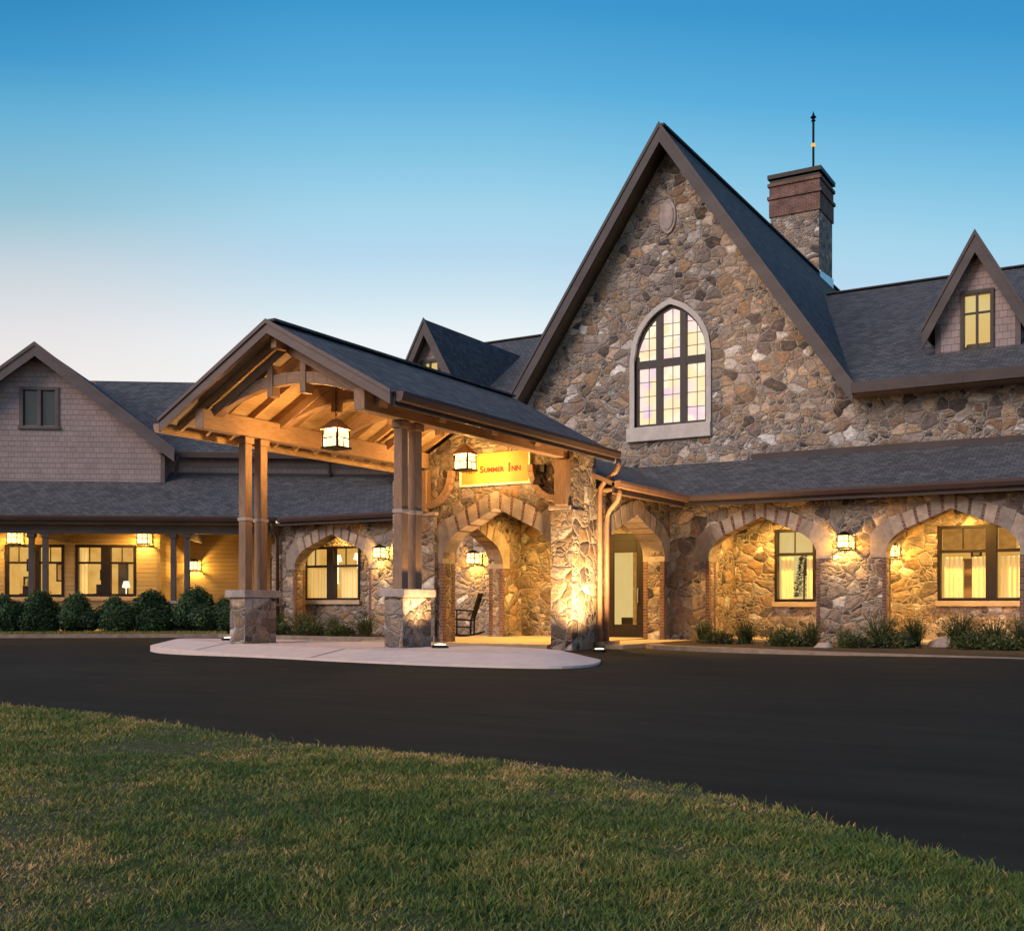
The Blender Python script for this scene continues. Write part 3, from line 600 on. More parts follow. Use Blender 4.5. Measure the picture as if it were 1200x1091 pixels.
# main roofs
RY, RZ = 37.1, 11.33; RM = (RZ-EZ)/(RY-26.8)
T = V((0, 0, -0.22))
def slab(pts, name='roof', mats=('roof_shingles', 'soffit_wood'), th=0.2, parent=lodge):
    mb = MB(); pts = [V(p) for p in pts]; low = [p-V((0, 0, th)) for p in pts]; mb.poly(pts, 0); mb.poly(low[::-1], 1)
    for i in range(len(pts)):
        j = (i+1) % len(pts); mb.poly([pts[i], low[i], low[j], pts[j]], 1)
    # upward-facing top
    return mb.build(name, list(mats), parent)
YR0, YR1 = 26.82, 46.0
slab([(XG, YR0, GZ), (XG+5.0, YR0, EZ), (XG+5.0, YR1, EZ), (XG, YR1, GZ)], th=0.12)
slab([(XG, YR0, GZ), (XG, YR1, GZ), (XG-5.0, YR1, EZ), (XG-5.0, YR0, EZ)], th=0.12)
vx = (GZ-RZ)/GS
slab([(XG+5.0, 26.8, EZ), (5.0, 26.8, EZ), (5.0, RY, RZ), (XG+vx, RY, RZ)], th=0.12); slab([(XG+vx, RY, RZ), (5, RY, RZ), (5, 47.4, EZ), (XG+vx, 47.4, EZ)], th=.12)
slab([(-22.6, 26.8, EZ), (XG-5.0, 26.8, EZ), (XG-vx, RY, RZ), (-24.4, RY, RZ)], th=0.12); slab([(-24.4, RY, RZ), (XG-vx, RY, RZ), (XG-vx, 47.4, EZ), (-24.4, 47.4, EZ)], th=.12)
# ridge caps
mb = MB(); mb.bar((XG+vx+.1, RY, RZ+.02), (5, RY, RZ+.02), .3, .05); mb.bar((-24.4, RY, RZ+.02), (XG-vx-.1, RY, RZ+.02), .3, .05); mb.bar((XG, YR0, GZ+.0), (XG, YR1, GZ+.0), .22, .06); mb.build('ridge_cap', 'roof_shingles', lodge)
# rake boards of the great gable
def rake(xc, y, za, slope, run, depth, parent, mat='fascia_wood', th=0.07, trim=True, F=None):
    mb = MB(); P = F or (lambda x, z, yy: V((x, yy, z)))
    for s_ in (-1, 1):
        a, b = (xc, za+.02), (xc+s_*run, za+.02-slope*run)
        pts = [P(a[0], a[1], y), P(b[0], b[1], y), P(b[0], b[1]-depth, y), P(a[0], a[1]-depth, y)]
        if s_ > 0: pts = pts[::-1]
        mb.prism(pts, P(0, 0, y+th)-P(0, 0, y))
        if trim:
            pts = [P(a[0], a[1]+.03, y-.03), P(b[0]+s_*.02, b[1]+.03-.02*slope, y-.03), P(b[0]+s_*.02, b[1]-depth*.22, y-.03), P(a[0], a[1]-depth*.22, y-.03)]
            if s_ > 0: pts = pts[::-1]
            mb.prism(pts, P(0, 0, y-.002)-P(0, 0, y-.03))
    return mb.build('rake_board', mat, parent)
rake(XG, 26.74, GZ, GS, 5.0, 0.50, lodge)
# eave fascias and gutters
MB().box((XG+4.97, 26.70, EZ-.24), (5.0, 26.78, EZ+.02)).build('fascia', 'fascia_brown', lodge); MB().box((-22.6, 26.70, EZ-.24), (XG-4.97, 26.78, EZ+.02)).build('fascia', 'fascia_brown', lodge)
mb = MB(); mb.box((XG+4.9, 26.8, EZ-.26), (4, 27.4, EZ-.2)); mb.build('soffit', 'soffit_wood', lodge)
# arcade shed roofs and the entrance hip
AE, AS = 3.53, 0.44
def arc_z(y): return AE+AS*(y-24.8)
VE = -10.0   # side eave line
slab([(VE, 24.8, AE), (5, 24.8, AE), (5, YW+.0, arc_z(YW)), (VE-2.6, YW, arc_z(YW))], th=.10)
slab([(VE, 20.9, AE), (VE, 24.8, AE), (VE-2.6, YW, arc_z(YW)), (VE-2.6, 20.9, AE+AS*2.6)], th=.10)
slab([(VE-2.6, 20.9, AE+AS*2.6), (VE-2.6, YW, arc_z(YW)), (-15.7, 24.8, AE), (-15.7, 20.9, AE)], th=.10)
slab([(-23.1, 24.8, AE), (-15.7, 24.8, AE), (VE-2.6, YW, arc_z(YW)), (-24.4, YW, arc_z(YW))], th=.05)
def gutter(mb, p, q, r=.065):
    p, q = V(p), V(q); d = (q-p).normalized(); n = V((d.y, -d.x, 0)); prof = [(-.02, .09), (-.02, -.05), (.035, -.07), (.09, -.05), (.12, .03), (.125, .085), (.11, .09)]
    mb.prism([p+n*a+V((0, 0, b)) for a, b in prof], q-p)
mb = MB(); gutter(mb, (VE+.13, 24.78, AE-.06), (5, 24.78, AE-.06)); mb.build('gutter', 'gutter_brown', lodge)
mb = MB(); gutter(mb, (-23.0, 24.78, AE-.06), (-15.7, 24.78, AE-.06)); mb.build('gutter', 'gutter_brown', lodge)
mb = MB(); gutter(mb, (VE+.02, 20.9, AE-.06), (VE+.02, 24.9, AE-.06)); mb.build('gutter', 'copper', lodge)
for a_, b_ in (((VE+.0, 24.805, AE-.22), (5, 24.86, AE-.005)), ((-23.0, 24.805, AE-.22), (-15.7, 24.86, AE-.005)), ((VE-.06, 20.9, AE-.22), (VE-.005, 24.8, AE-.005))): MB().box(a_, b_).build('fascia', 'fascia_brown', lodge)
for a_, b_ in (((VE, 24.87, AE-.14), (5, 25.2, AE-.10)), ((-23.0, 24.87, AE-.14), (-15.7, 25.2, AE-.10)), ((XV, 21.1, AE-.14), (VE-.07, 24.86, AE-.10))): MB().box(a_, b_).build('soffit', 'soffit_wood', lodge)
mb = MB(); mb.box((-9.2, YW-.035, arc_z(YW)-.05), (4, YW-.003, arc_z(YW)+.14)); mb.build('roof_flashing', 'fascia_brown', lodge)
# downspouts
mb = MB(); mb.tube([(-9.93, 20.95, 4.02), (-9.93, 20.95, 3.86), (-10.0, 20.97, 3.74), (-10.28, 21.02, 3.58), (-10.40, 21.05, 3.44), (-10.42, 21.06, 3.2), (-10.42, 21.06, 0.12)], .055, 10); mb.box((-10.50, 20.98, 0.02), (-10.34, 21.14, .16)); mb.build('downspout', 'copper', lodge, smooth=True)
mb = MB(); mb.tube([(-9.98, 21.1, 3.42), (-9.98, 21.12, 3.3), (-10.05, 21.16, 3.16), (-10.30, 21.32, 3.0), (-10.40, 21.38, 2.86), (-10.42, 21.40, 2.6), (-10.42, 21.40, 0.12)], .055, 10); mb.box((-10.55, 21.30, 0.02), (-10.28, 21.75, .17)); mb.build('downspout', 'copper', lodge, smooth=True)
mb = MB(); mb.tube([(-23.25, 24.7, 3.42), (-23.25, 24.75, 3.25), (-23.3, 24.95, 3.05), (-23.35, 25.08, 2.9), (-23.35, 25.09, 0.1)], .055, 10); mb.build('downspout', 'gutter_brown', lodge, smooth=True)
# dormers
def dormer(xc, apex_z, yf=28.6, yr=28.22, dz=0.0):
    run, sl, wh = 1.21, 1.81, 0.96
    zb = EZ+RM*(yf-26.8)-.15
    dw = MB(); win_ = rect(xc-0.30, xc+0.30, 7.12+dz, 8.48+dz)
    tp = lambda u: apex_z-.30-sl*abs(u-xc)
    F = Fr((0, yf, 0), (1, 0, 0)); wall(dw, F, .2, xc-wh, xc+wh, zb, tp, [win_], [xc])
    for s_ in (-1, 1): dw.poly([(xc+s_*wh, yf, zb), (xc+s_*wh, yf+2.2, zb+2.2*RM), (xc+s_*wh, yf+2.2, tp(xc+wh)), (xc+s_*wh, yf, tp(xc+wh))])
    d = dw.build('dormer', 'shake_siding', lodge)
    for s_ in (-1, 1):
        pts = [(xc, yr+.03, apex_z), (xc+s_*run, yr+.03, apex_z-sl*run), (xc+s_*run, 34.4, apex_z-sl*run), (xc, 34.4, apex_z)]
        slab(pts if s_ > 0 else pts[::-1], 'dormer_roof', th=.12, parent=d)
    rake(xc, yr, apex_z, sl, run, 0.52, d)
    MB().box((xc-wh-.004, yf-.02, zb), (xc-wh+.12, yf-.002, tp(xc-wh))).build('corner_trim', 'grey_trim', d); MB().box((xc+wh-.12, yf-.02, zb), (xc+wh+.004, yf-.002, tp(xc-wh))).build('corner_trim', 'grey_trim', d)
    mb = MB(); u0, u1, z0, z1 = xc-.38, xc+.38, 7.06+dz, 8.56+dz; n = -.05; f = .085
    mb.box((u0, yf-.06, z0), (u0+f, yf+.03, z1)); mb.box((u1-f, yf-.06, z0), (u1, yf+.03, z1)); mb.box((u0+f, yf-.06, z0), (u1-f, yf+.03, z0+f)); mb.box((u0+f, yf-.06, z1-f), (u1-f, yf+.03, z1))
    mb.box((xc-.03, yf-.04, z0+f), (xc+.03, yf+.02, z1-f)); mb.box((u0+f, yf-.038, 7.98+dz), (xc-.03, yf+.02, 8.03+dz)); mb.box((xc+.03, yf-.038, 7.98+dz), (u1-f, yf+.02, 8.03+dz)); mb.build('window_frame', 'mullion_grey', d, bevel=.006)
    m = MB(); m.poly([F(xc-.3, -.02, 7.12+dz), F(xc+.3, -.02, 7.12+dz), F(xc+.3, -.02, 8.48+dz), F(xc-.3, -.02, 8.48+dz)]); m.build('window_pane', 'window_glass', d)
    m = MB(); q = -.5; a, b, c, e = xc-.3, xc+.3, 7.12+dz, 8.48+dz
    m.poly([F(a, q, c), F(b, q, c), F(b, q, e), F(a, q, e)]); m.poly([F(a, -.2, c), F(a, q, c), F(a, q, e), F(a, -.2, e)]); m.poly([F(b, -.2, c), F(b, -.2, e), F(b, q, e), F(b, q, c)]); m.poly([F(a, -.2, e), F(a, q, e), F(b, q, e), F(b, -.2, e)]); m.build('lit_room', 'lit_room_pale', d)
    return d
dormer(-3.99, 9.88); dormer(-20.13, 9.92, dz=0.16)
# chimney
CX0, CX1, CY0, CY1 = -13.3, -11.42, 41.8, 43.7
ch = MB().box((CX0, CY0, 9.5), (CX1, CY1, 15.95)).build('chimney', 'rubble_stone_large', lodge)
mb = MB(); mb.box((CX0-.05, CY0-.05, 15.953), (CX1+.05, CY1+.05, 16.62)); mb.box((CX0-.11, CY0-.11, 16.623), (CX1+.11, CY1+.11, 16.74)); mb.box((CX0-.04, CY0-.04, 16.743), (CX1+.04, CY1+.04, 17.12)); mb.box((CX0-.1, CY0-.1, 17.123), (CX1+.1, CY1+.1, 17.24)); mb.build('brick_stack', 'red_brick', ch)
mb = MB(); mb.box((CX0-.02, CY0-.02, 17.243), (CX1+.02, CY1+.02, 17.36)); mb.hexa([(CX0-.1, CY0-.1, 17.42), (CX1+.1, CY0-.1, 17.42), (CX1+.1, CY1+.1, 17.42), (CX0-.1, CY1+.1, 17.42), (CX0-.1, CY0-.1, 17.58), (CX1+.1, CY0-.1, 17.58), (CX1+.1, CY1+.1, 17.58), (CX0-.1, CY1+.1, 17.58)])
for x in (CX0+.1, CX1-.1):
    for y in (CY0+.1, CY1-.1): mb.box((x-.05, y-.05, 17.36), (x+.05, y+.05, 17.42))
mb.build('chimney_cap', 'black_metal', ch)
mb = MB(); mb.prism([(CX1+.02, CY0-.03, 13.15), (CX1+.02, CY1, 13.15), (CX1+.02, CY1, 13.75), (CX1+.02, CY0-.03, 13.62)], (.03, 0, 0)); mb.prism([(CX0+.2, CY0-.02, 13.3), (CX1, CY0-.02, 13.3), (CX1, CY0-.02, 13.65), (CX0+.6, CY0-.02, 14.25), (CX0+.2, CY0-.02, 14.15)], (0, -.04, 0)); mb.build('flashing', 'bright_flashing', ch)
mb = MB(); c = V((-11.72, 42.1, 0)); mb.tube([c+V((0, 0, 17.5)), c+V((0, 0, 19.72))], .045, 8); mb.lathe(c+V((0, 0, 19.45)), [(.0, 0), (.09, .02), (.04, .1), (.12, .16), (.05, .24), (.0, .42)], 8); rod = mb.build('lightning_rod', 'black_metal', ch)
MB().lathe(c+V((0, 0, 18.55)), [(0, -.09), (.07, -.06), (.095, 0), (.07, .06), (0, .09)], 12).build('glass_ball', 'amber_glass', rod, smooth=True)

# ================================================================== PORTE-COCHERE
port = thing('entrance_portico', (PXC, 14.5, 0), 'timber framed gabled porte-cochere on stone piers, lit warm from inside', 'portico')
PR = 2.51
slab([(PXC, PY0, PAZ), (PXC+PR, PY0, PEZ), (PXC+PR, PY1, PEZ), (PXC, PY1, PAZ)], 'roof', ('roof_shingles', 'roof_deck'), .085, port)
slab([(PXC, PY0, PAZ), (PXC, PY1, PAZ), (PXC-PR, PY1, PEZ), (PXC-PR, PY0, PEZ)], 'roof', ('roof_shingles', 'roof_deck'), .085, port)
mb = MB(); mb.bar((PXC, PY0, PAZ+.01), (PXC, PY1, PAZ+.01), .24, .04); mb.build('ridge_cap', 'roof_shingles', port)
rake(PXC, PY0-.06, PAZ-.03, PS, PR-.02, 0.20, port, 'portico_rake', .055)
TZ = -0.095
ny = 13
for i in range(ny):
    y = PY0+0.35+(PY1-PY0-.6)*i/(ny-1)
    for s_ in (-1, 1):
        a = V((PXC+s_*0.04, y, PAZ-.17)); b = V((PXC+s_*2.44, y, PAZ-.17-PS*2.44+.022)); MB().bar(a, b, .065, .13).build('rafter', 'roof_deck', port)
PB = 1.74
for s_ in (-1, 1):
    MB().box((PXC+s_*PB-.105, PY0+.14, 3.97), (PXC+s_*PB+.105, 20.04, 4.31)).build('beam', 'timber', port, bevel=.012)
mb = MB(); mb.box((PXC-.06, PY0+.1, PAZ-.42), (PXC+.06, YV-.02, PAZ-.16)); mb.build('ridge_beam', 'timber', port, bevel=.01)
for i, y in enumerate((13.72, 15.35, 17.0, 18.6)):
    mb = MB(); w = .16
    for s_ in (-1, 1):
        mb.bar((PXC+s_*.02, y, PAZ-.36), (PXC+s_*1.98, y, PAZ-.36-PS*1.96), w, .2, (0, 1, 0))
    n = 12; pts = []
    for j in range(n+1):
        x = -1.72+3.44*j/n; zc = 4.30+0.40*(1-(x/1.72)**2); pts.append((x, zc))
    for j in range(n):
        (xa, za), (xb, zb) = pts[j], pts[j+1]; mb.prism([(PXC+xa, y-w/2+.004, za-.10), (PXC+xb, y-w/2+.004, zb-.10), (PXC+xb, y-w/2+.004, zb+.09), (PXC+xa, y-w/2+.004, za+.09)], (0, w-.008, 0))
    for x in (-.36, .36): mb.box((PXC+x-.06, y-.095, 4.42), (PXC+x+.06, y+.095, PAZ-.40-PS*abs(x)))
    mb.build('truss', 'timber', port, bevel=.008)
for s_ in (-1, 1):
    px_ = PXC+s_*PB-(0.025 if s_ < 0 else 0.035)
    for y in (14.495, 14.885):
        p = MB().box((px_-.085, y-.085, 1.22), (px_+.085, y+.085, 3.968)).build('post', 'timber', port, bevel=.012)
        MB().box((px_-.10, y-.10, 2.46), (px_+.10, y+.10, 2.52)).build('collar', 'limestone', p, bevel=.006)
        MB().box((px_-.115, y-.115, 3.84), (px_+.115, y+.115, 3.967)).build('capital', 'timber', p, bevel=.02)
    pr = MB().box((px_-.19, 14.29, 0.02), (px_+.19, 15.09, 1.082)).build('stone_pier', 'rubble_stone_small', port, bevel=.02)
    MB().box((px_-.25, 14.23, 1.085), (px_+.25, 15.15, 1.219)).build('pier_cap', 'limestone', pr, bevel=.015)
mb = MB(); mb.box((PXC+PR-.02, PY0+.0, PEZ-.21), (PXC+PR+.02, PY1, PEZ-.002)); mb.build('fascia', 'fascia_brown', port)
mb = MB(); mb.box((PXC-PR-.02, PY0+.0, PEZ-.23), (PXC-PR+.02, PY1, PEZ-.002)); mb.build('fascia', 'roof_deck', port)
mb = MB(); gutter(mb, (PXC+PR+.045, PY0+.02, PEZ-.09), (PXC+PR+.045, PY1, PEZ-.09)); mb.build('gutter', 'gutter_brown', port)
mb = MB(); gutter(mb, (PXC-PR-.045, PY1, PEZ-.15), (PXC-PR-.045, PY0-.03, PEZ-.15)); mb.build('gutter', 'copper', port)
for x in (-10.74, -14.25):
    mb = MB(); mb.box((x-.15, YV-.22, 3.003), (x+.13, YV-.01, 3.925))
    sg = 1 if x < PXC else -1; n = 8; pv = [(x+sg*(.13+.62*math.sin(math.pi/2*j/n)), 3.15+.74*(1-math.cos(math.pi/2*j/n))) for j in range(n+1)]
    for j in range(n):
        (xa, za), (xb, zb) = pv[j], pv[j+1]; d = V((xb-xa, zb-za)).normalized(); ox, oz = -d.y*.07, d.x*.07
        mb.prism([(xa+ox, YV-.19, za+oz), (xa-ox, YV-.19, za-oz), (xb-ox, YV-.19, zb-oz), (xb+ox, YV-.19, zb+oz)], (0, .14, 0))
    mb.build('bracket', 'timber', port, bevel=.01)

# ================================================================== ANGLED SHINGLED WING
WA = R(36); WE = V((-23.1, 24.8, 0)); FG = Fr(WE, (math.cos(WA), math.sin(WA), 0))     # s along, n outward
wing = thing('shingled_wing', FG(-6, 0, 0), 'grey shingle-sided wing with a gable and a long low porch on the left', 'building wing')
def P(s, n, z): return FG(s, n, z)
PE, PSL = 3.57, 0.5375
def vs_(off): return off/1.425
slab([P(-16, 0, PE), P(0, 0, PE), P(5.5, -3.0, PE+PSL*3.0), P(-16, -3.0, PE+PSL*3.0)], 'porch_roof', th=.1, parent=wing)
gs, ga, gsl = -7.71, 9.12, 0.766
tp = lambda s: ga-.22-gsl*abs(s-gs)
gwn = rect(-8.24, -7.22, 6.62, 7.74)
mb = MB(); Fg = lambda u, n, z: P(u, n-2.4, z); wall(mb, Fg, .2, -11.57, -3.85, 4.55, tp, [gwn], [gs]); mb.poly([P(-3.85, -2.4, 4.55), P(-3.85, -6, 4.55), P(-3.85, -6, tp(-3.85)), P(-3.85, -2.4, tp(-3.85))]); mb.build('gable_wall', 'shake_siding', wing)
mb = MB(); mb.fbox(P, (-3.97, -2.41, 4.6), (-3.84, -2.385, tp(-3.9)-.05)); mb.build('corner_trim', 'grey_trim', wing)
ww = MB(); f = .10
for a, b, c, d in ((-8.34, -8.22, 6.50, 7.84), (-7.79, -7.67, 6.60, 7.74), (-7.24, -7.12, 6.50, 7.84)): ww.fbox(P, (a, -2.55, c), (b, -2.36, d))
ww.fbox(P, (-8.22, -2.55, 7.74), (-7.24, -2.362, 7.84)); ww.fbox(P, (-8.38, -2.55, 6.50), (-7.08, -2.34, 6.60)); ww = ww.build('window', 'grey_trim', wing, bevel=.008)
MB().poly([P(-8.22, -2.47, 6.6), P(-7.24, -2.47, 6.6), P(-7.24, -2.47, 7.74), P(-8.22, -2.47, 7.74)]).build('pane', 'dark_glass', ww)
run = 4.27; zE = ga-gsl*run
slab([P(gs, -1.96, ga), P(gs+run, -1.96, zE), P(gs+run, -8, zE), P(gs, -12, ga)], 'roof', th=.1, parent=wing); slab([P(gs, -1.96, ga), P(gs, -12, ga), P(gs-run, -12, zE), P(gs-run, -1.96, zE)], 'roof', th=.1, parent=wing)
rake(gs, -2.0, ga, gsl, run, 0.42, wing, 'grey_trim', .06, True, lambda x, z, yy: P(x, yy+.06, z) if False else P(x, -1.9+(-2.0-yy)*1.0-.0, z))
mb = MB(); mb.fbox(P, (gs+run-.5, -2.4, zE-.12), (gs+run, -1.98, zE-.06)); mb.build('soffit', 'grey_trim', wing)
# set-back upper wall and main wing roof
mb = MB(); mb.fbox(P, (-3.85, -3.2, 4.8), (5.6, -3.0, 5.9)); mb.build('upper_wall', 'shake_siding', wing)
oE, zR = 2.55, 9.17; mS = (zR-5.88)/(8-oE)
slab([P(-16, -oE, 5.88), P(3.2, -oE, 5.88), P(3.2, -8, zR), P(-16, -8, zR)][0:4] if False else [P(-5.2, -oE, 5.88), P(6.0, -oE, 5.88), P(6.0, -8, zR), P(-7.6, -8, zR)], 'roof', th=.1, parent=wing)
slab([P(-18, -oE, 5.88), P(-10.2, -oE, 5.88), P(-7.8, -8, zR), P(-18, -8, zR)], 'roof', th=.1, parent=wing); MB().fbox(P, (-18, -3.2, 4.8), (-11.57, -3.0, 5.9)).build('upper_wall', 'shake_siding', wing)
slab([P(-16, -8, zR), P(3.6, -8, zR), P(3.6, -13, 6.2), P(-16, -13, 6.2)], 'roof', th=.1, parent=wing)
mb = MB(); mb.fbox(P, (-3.42, -oE-.02, 5.68), (6.0, -oE+.04, 5.86)); mb.build('fascia', 'gutter_brown', wing)
mb = MB(); mb.fbox(P, (-3.82, -2.98, 5.06), (5.5, -2.95, 5.24)); mb.build('roof_flashing', 'fascia_brown', wing)
mb = MB(); mb.tube([P(-3.45, -2.35, 5.72), P(-3.45, -2.5, 5.58), P(-3.55, -2.85, 5.42), P(-3.6, -2.93, 5.25), P(-3.6, -2.93, 5.1)], .05, 8); mb.build('downspout', 'grey_trim', wing, smooth=True)
mb = MB(); mb.tube([P(1.35, -2.62, 5.7), P(1.35, -2.75, 5.6), P(1.35, -2.9, 5.45), P(1.35, -2.92, 5.15)], .05, 8); mb.build('downspout', 'grey_trim', wing, smooth=True)
mb = MB(); gutter(mb, P(-16, .02, PE-.07), P(-.05, .02, PE-.07), .06); mb.build('gutter', 'gutter_brown', wing)
mb = MB(); mb.fbox(P, (-16, -.08, PE-.22), (-.05, -.005, PE-.01)); mb.build('fascia', 'fascia_brown', wing)
# porch: back walls, floor, ceiling
wA = rect(-8.85, -7.02, 1.18, 2.86); wB = rect(-6.68, -4.78, 1.20, 2.86)
mb = MB(); Fb = lambda u, n, z: P(u, n-2.6, z); wall(mb, Fb, .2, -16, -4.05, 0.0, lambda u: 3.32, [wA, wB]); mb.fbox(P, (-4.22, -4.3, 0), (-4.051, -2.81, 3.32)); mb.fbox(P, (-4.2, -4.5, 0), (1.5, -4.302, 3.32)); mb.build('porch_wall', 'porch_siding', wing)
mb = MB(); mb.fbox(P, (-4.13, -2.62, .16), (-4.03, -2.585, 3.3)); mb.build('corner_trim', 'porch_siding', wing)
mb = MB(); mb.fbox(P, (-16, -4.3, 0), (0.6, -.15, .16)); mb.build('porch_floor', 'tan_paving', wing)
mb = MB(); mb.fbox(P, (-16, -4.3, 3.34), (0.6, -.1, 3.38)); mb.build('porch_ceiling', 'plaster_ceiling', wing)
mb = MB(); mb.fbox(P, (-16, -.5, 3.08), (.0, -.28, 3.336)); mb.build('porch_beam', 'fascia_wood', wing)
for s0 in (-7.09, -2.94, -11.3):
    for d in (-.2, .2):
        p = MB().fbox(P, (s0+d-.075, -.475, 1.06), (s0+d+.075, -.315, 3.078)).build('porch_post', 'fascia_wood', wing, bevel=.01)
        MB().fbox(P, (s0+d-.11, -.51, 2.95), (s0+d+.11, -.28, 3.076)).build('capital', 'fascia_wood', p, bevel=.01)
    q = MB().fbox(P, (s0-.36, -.58, 0.05), (s0+.36, -.2, .97)).build('post_pedestal', 'rubble_stone_small', wing, bevel=.02)
    MB().fbox(P, (s0-.40, -.62, .973), (s0+.40, -.16, 1.058)).build('pedestal_cap', 'limestone', q, bevel=.01)
    mb = MB(); mb.fbox(P, (s0+.12, -2.59, 2.93), (s0+.27, -.505, 3.16)); mb.build('ceiling_beam', 'fascia_wood', wing)
Fb2 = lambda u, n, z: P(u, n-2.6, z)
window(wing, Fb2, -8.85, -7.02, 1.18, 2.86, 2, 2.28, n=0.03, depth=.18, mull=.30, fw=.09, sill=True, curtains=[(-8.05, -7.85, 1.26, 2.75)], label='double window with framed pictures hanging inside')
window(wing, Fb2, -6.68, -4.78, 1.20, 2.86, 2, 2.28, n=0.03, depth=.18, mull=.30, fw=.09, sill=True, curtains=[(-6.58, -6.38, 1.28, 2.75)], label='double window with a dark screen in its right half')
mb = MB(); mb.fbox(P, (-5.52, -3.3, 1.2), (-5.2, -3.26, 2.3)); mb.build('inner_screen', 'fascia_wood', wing)
mb = MB(); mb.fbox(P, (-.75, -4.3, .16), (-.05, -4.27, 2.5)); mb.build('porch_door', 'dark_frame', wing)
mb = MB(); mb.fbox(P, (-2.2, -.42, .9), (.2, -.30, .98)); mb.fbox(P, (-2.2, -.42, .16), (.2, -.30, .28))
for i in range(12): mb.fbox(P, (-2.15+i*.2, -.39, .28), (-2.11+i*.2, -.33, .9))
mb.build('railing', 'fascia_wood', wing)

# ================================================================== DOWNLIGHTS (parts of the ceilings) AND THEIR LIGHT
def downlight(parent, c, z, watts, r=.09, col=(1.0, .55, .12)):
    mb = MB(); mb.lathe((c.x, c.y, z), [(r*1.3, 0), (r*1.3, -.02), (r, -.025), (r, -.005)], 14); d = mb.build('downlight', 'black_metal', parent)
    mb = MB(); mb.poly([(c.x+r*math.cos(t), c.y+r*math.sin(t), z-.012) for t in [2*math.pi*i/14 for i in range(14)]]); mb.build('bulb_disc', 'bulb', d)
    l = bpy.data.lights.new('downlight_beam', 'SPOT'); l.energy = watts*DOWN; l.color = col; l.spot_size = R(165); l.spot_blend = .6; l.shadow_soft_size = .08
    o = bpy.data.objects.new('downlight_beam', l); COL.objects.link(o); o.location = (c.x, c.y, z-.05)
for x in (-8.2, -4.0, 0.2): downlight(lodge, V((x, 26.35, 0)), 3.36, 105)
downlight(lodge, V((-13.2, 22.0, 0)), 3.40, 90); downlight(lodge, V((-12.2, 23.7, 0)), 3.40, 140); downlight(lodge, V((-13.9, 24.0, 0)), 3.40, 30)
downlight(lodge, V((-21.3, 25.84, 0)), 3.36, 45); downlight(lodge, V((-17.2, 24.55, 0)), 3.38, 10)
for s in (-9.3, -5.2, -2.0): downlight(wing, P(s, -1.6, 0), 3.34, 30)

# ================================================================== SCONCES
WARM = (1.0, 0.56, 0.12)
def wall_lantern(loc, out, watts, label, size=1.0, group='lit wall lanterns on the lodge and wing'):
    """loc: point on the wall; out: unit vector away from it"""
    o = V((out[0], out[1], 0)).normalized(); u = V((-o.y, o.x, 0)); L = V(loc)
    t = thing('wall_lantern', loc, label, 'wall lantern', group)
    F = lambda a, n, z: L+u*a*size+o*n*size+V((0, 0, z*size))
    mb = MB(); mb.fbox(F, (-.07, 0.002, -.12), (.07, .03, .16)); mb.fbox(F, (-.02, .03, .10), (.02, .20, .135)); mb.build('backplate', 'black_metal', t)
    w, h, n0, n1 = .135, .13, .06, .33
    mb = MB()
    for a in (-w, w-.02):
        for n in (n0, n1-.02): mb.fbox(F, (a, n, -h), (a+.02, n+.02, h))
    mb.fbox(F, (-w-.01, n1-.02, -h-.025), (w+.01, n1+.01, -h)); mb.fbox(F, (-w-.01, n0-.01, -h-.025), (w+.01, n0+.02, -h)); mb.fbox(F, (-w-.01, n0+.02, -h-.025), (-w+.02, n1-.02, -h)); mb.fbox(F, (w-.02, n0+.02, -h-.025), (w+.01, n1-.02, -h)); mb.fbox(F, (-w, n1-.015, -.008), (w, n1-.003, .008)); mb.fbox(F, (-.008, n1-.014, -h), (.008, n1-.004, h))
    for a in (-w+.006, w-.006-.012): mb.fbox(F, (a, n0, -.008), (a+.012, n1, .008))
    top = [F(-w-.035, n0-.03, h), F(w+.035, n0-.03, h), F(w+.035, n1+.03, h), F(-w-.035, n1+.03, h)]; ap = [F(-.03, .17, h+.10), F(.03, .17, h+.10), F(.03, .22, h+.10), F(-.03, .22, h+.10)]; mb.hexa(top+ap)
    mb.build('cage', 'black_metal', t)
    mb = MB(); a, b, c, d = -w+.012, w-.012, -h, h
    mb.poly([F(a, n1-.018, c), F(b, n1-.018, c), F(b, n1-.018, d), F(a, n1-.018, d)]); mb.poly([F(a, n0+.01, c), F(a, n1-.02, c), F(a, n1-.02, d), F(a, n0+.01, d)]); mb.poly([F(b, n0+.01, c), F(b, n1-.02, c), F(b, n1-.02, d), F(b, n0+.01, d)]); mb.build('glass', 'sconce_glass', t)
    point('lantern_light', F(0, .2, -.05), watts, WARM, .04)
    return t
wall_lantern((-6.26, YA, 2.37), (0, -1), 34, 'lit wall lantern on the stone pier between the two right-hand arches')
wall_lantern((-5.72, YW, 2.23), (0, -1), 26, 'lit wall lantern deep inside the far right arch, left of the double window')
wall_lantern((-19.38, YA, 2.43), (0, -1), 34, 'lit wall lantern on stone just right of the arch with the double window')
wall_lantern((-16.2, YA, 2.2), (0, -1), 40, 'lit wall lantern seen through the entrance arch, above the rocking chair')
gN = FG(0, 1, 0)-FG(0, 0, 0)
wall_lantern(P(-8.5, -2.6, 3.05), gN, 30, 'wide lit wall lantern high on the porch wall at the far left, above a window', 1.25)
wall_lantern(P(-4.5, -2.6, 3.05), gN, 30, 'wide lit wall lantern high on the porch wall, right of the lit double window', 1.25)
wall_lantern(P(-3.25, -4.3, 2.25), gN, 34, 'lit wall lantern in the porch recess behind the second pair of posts')

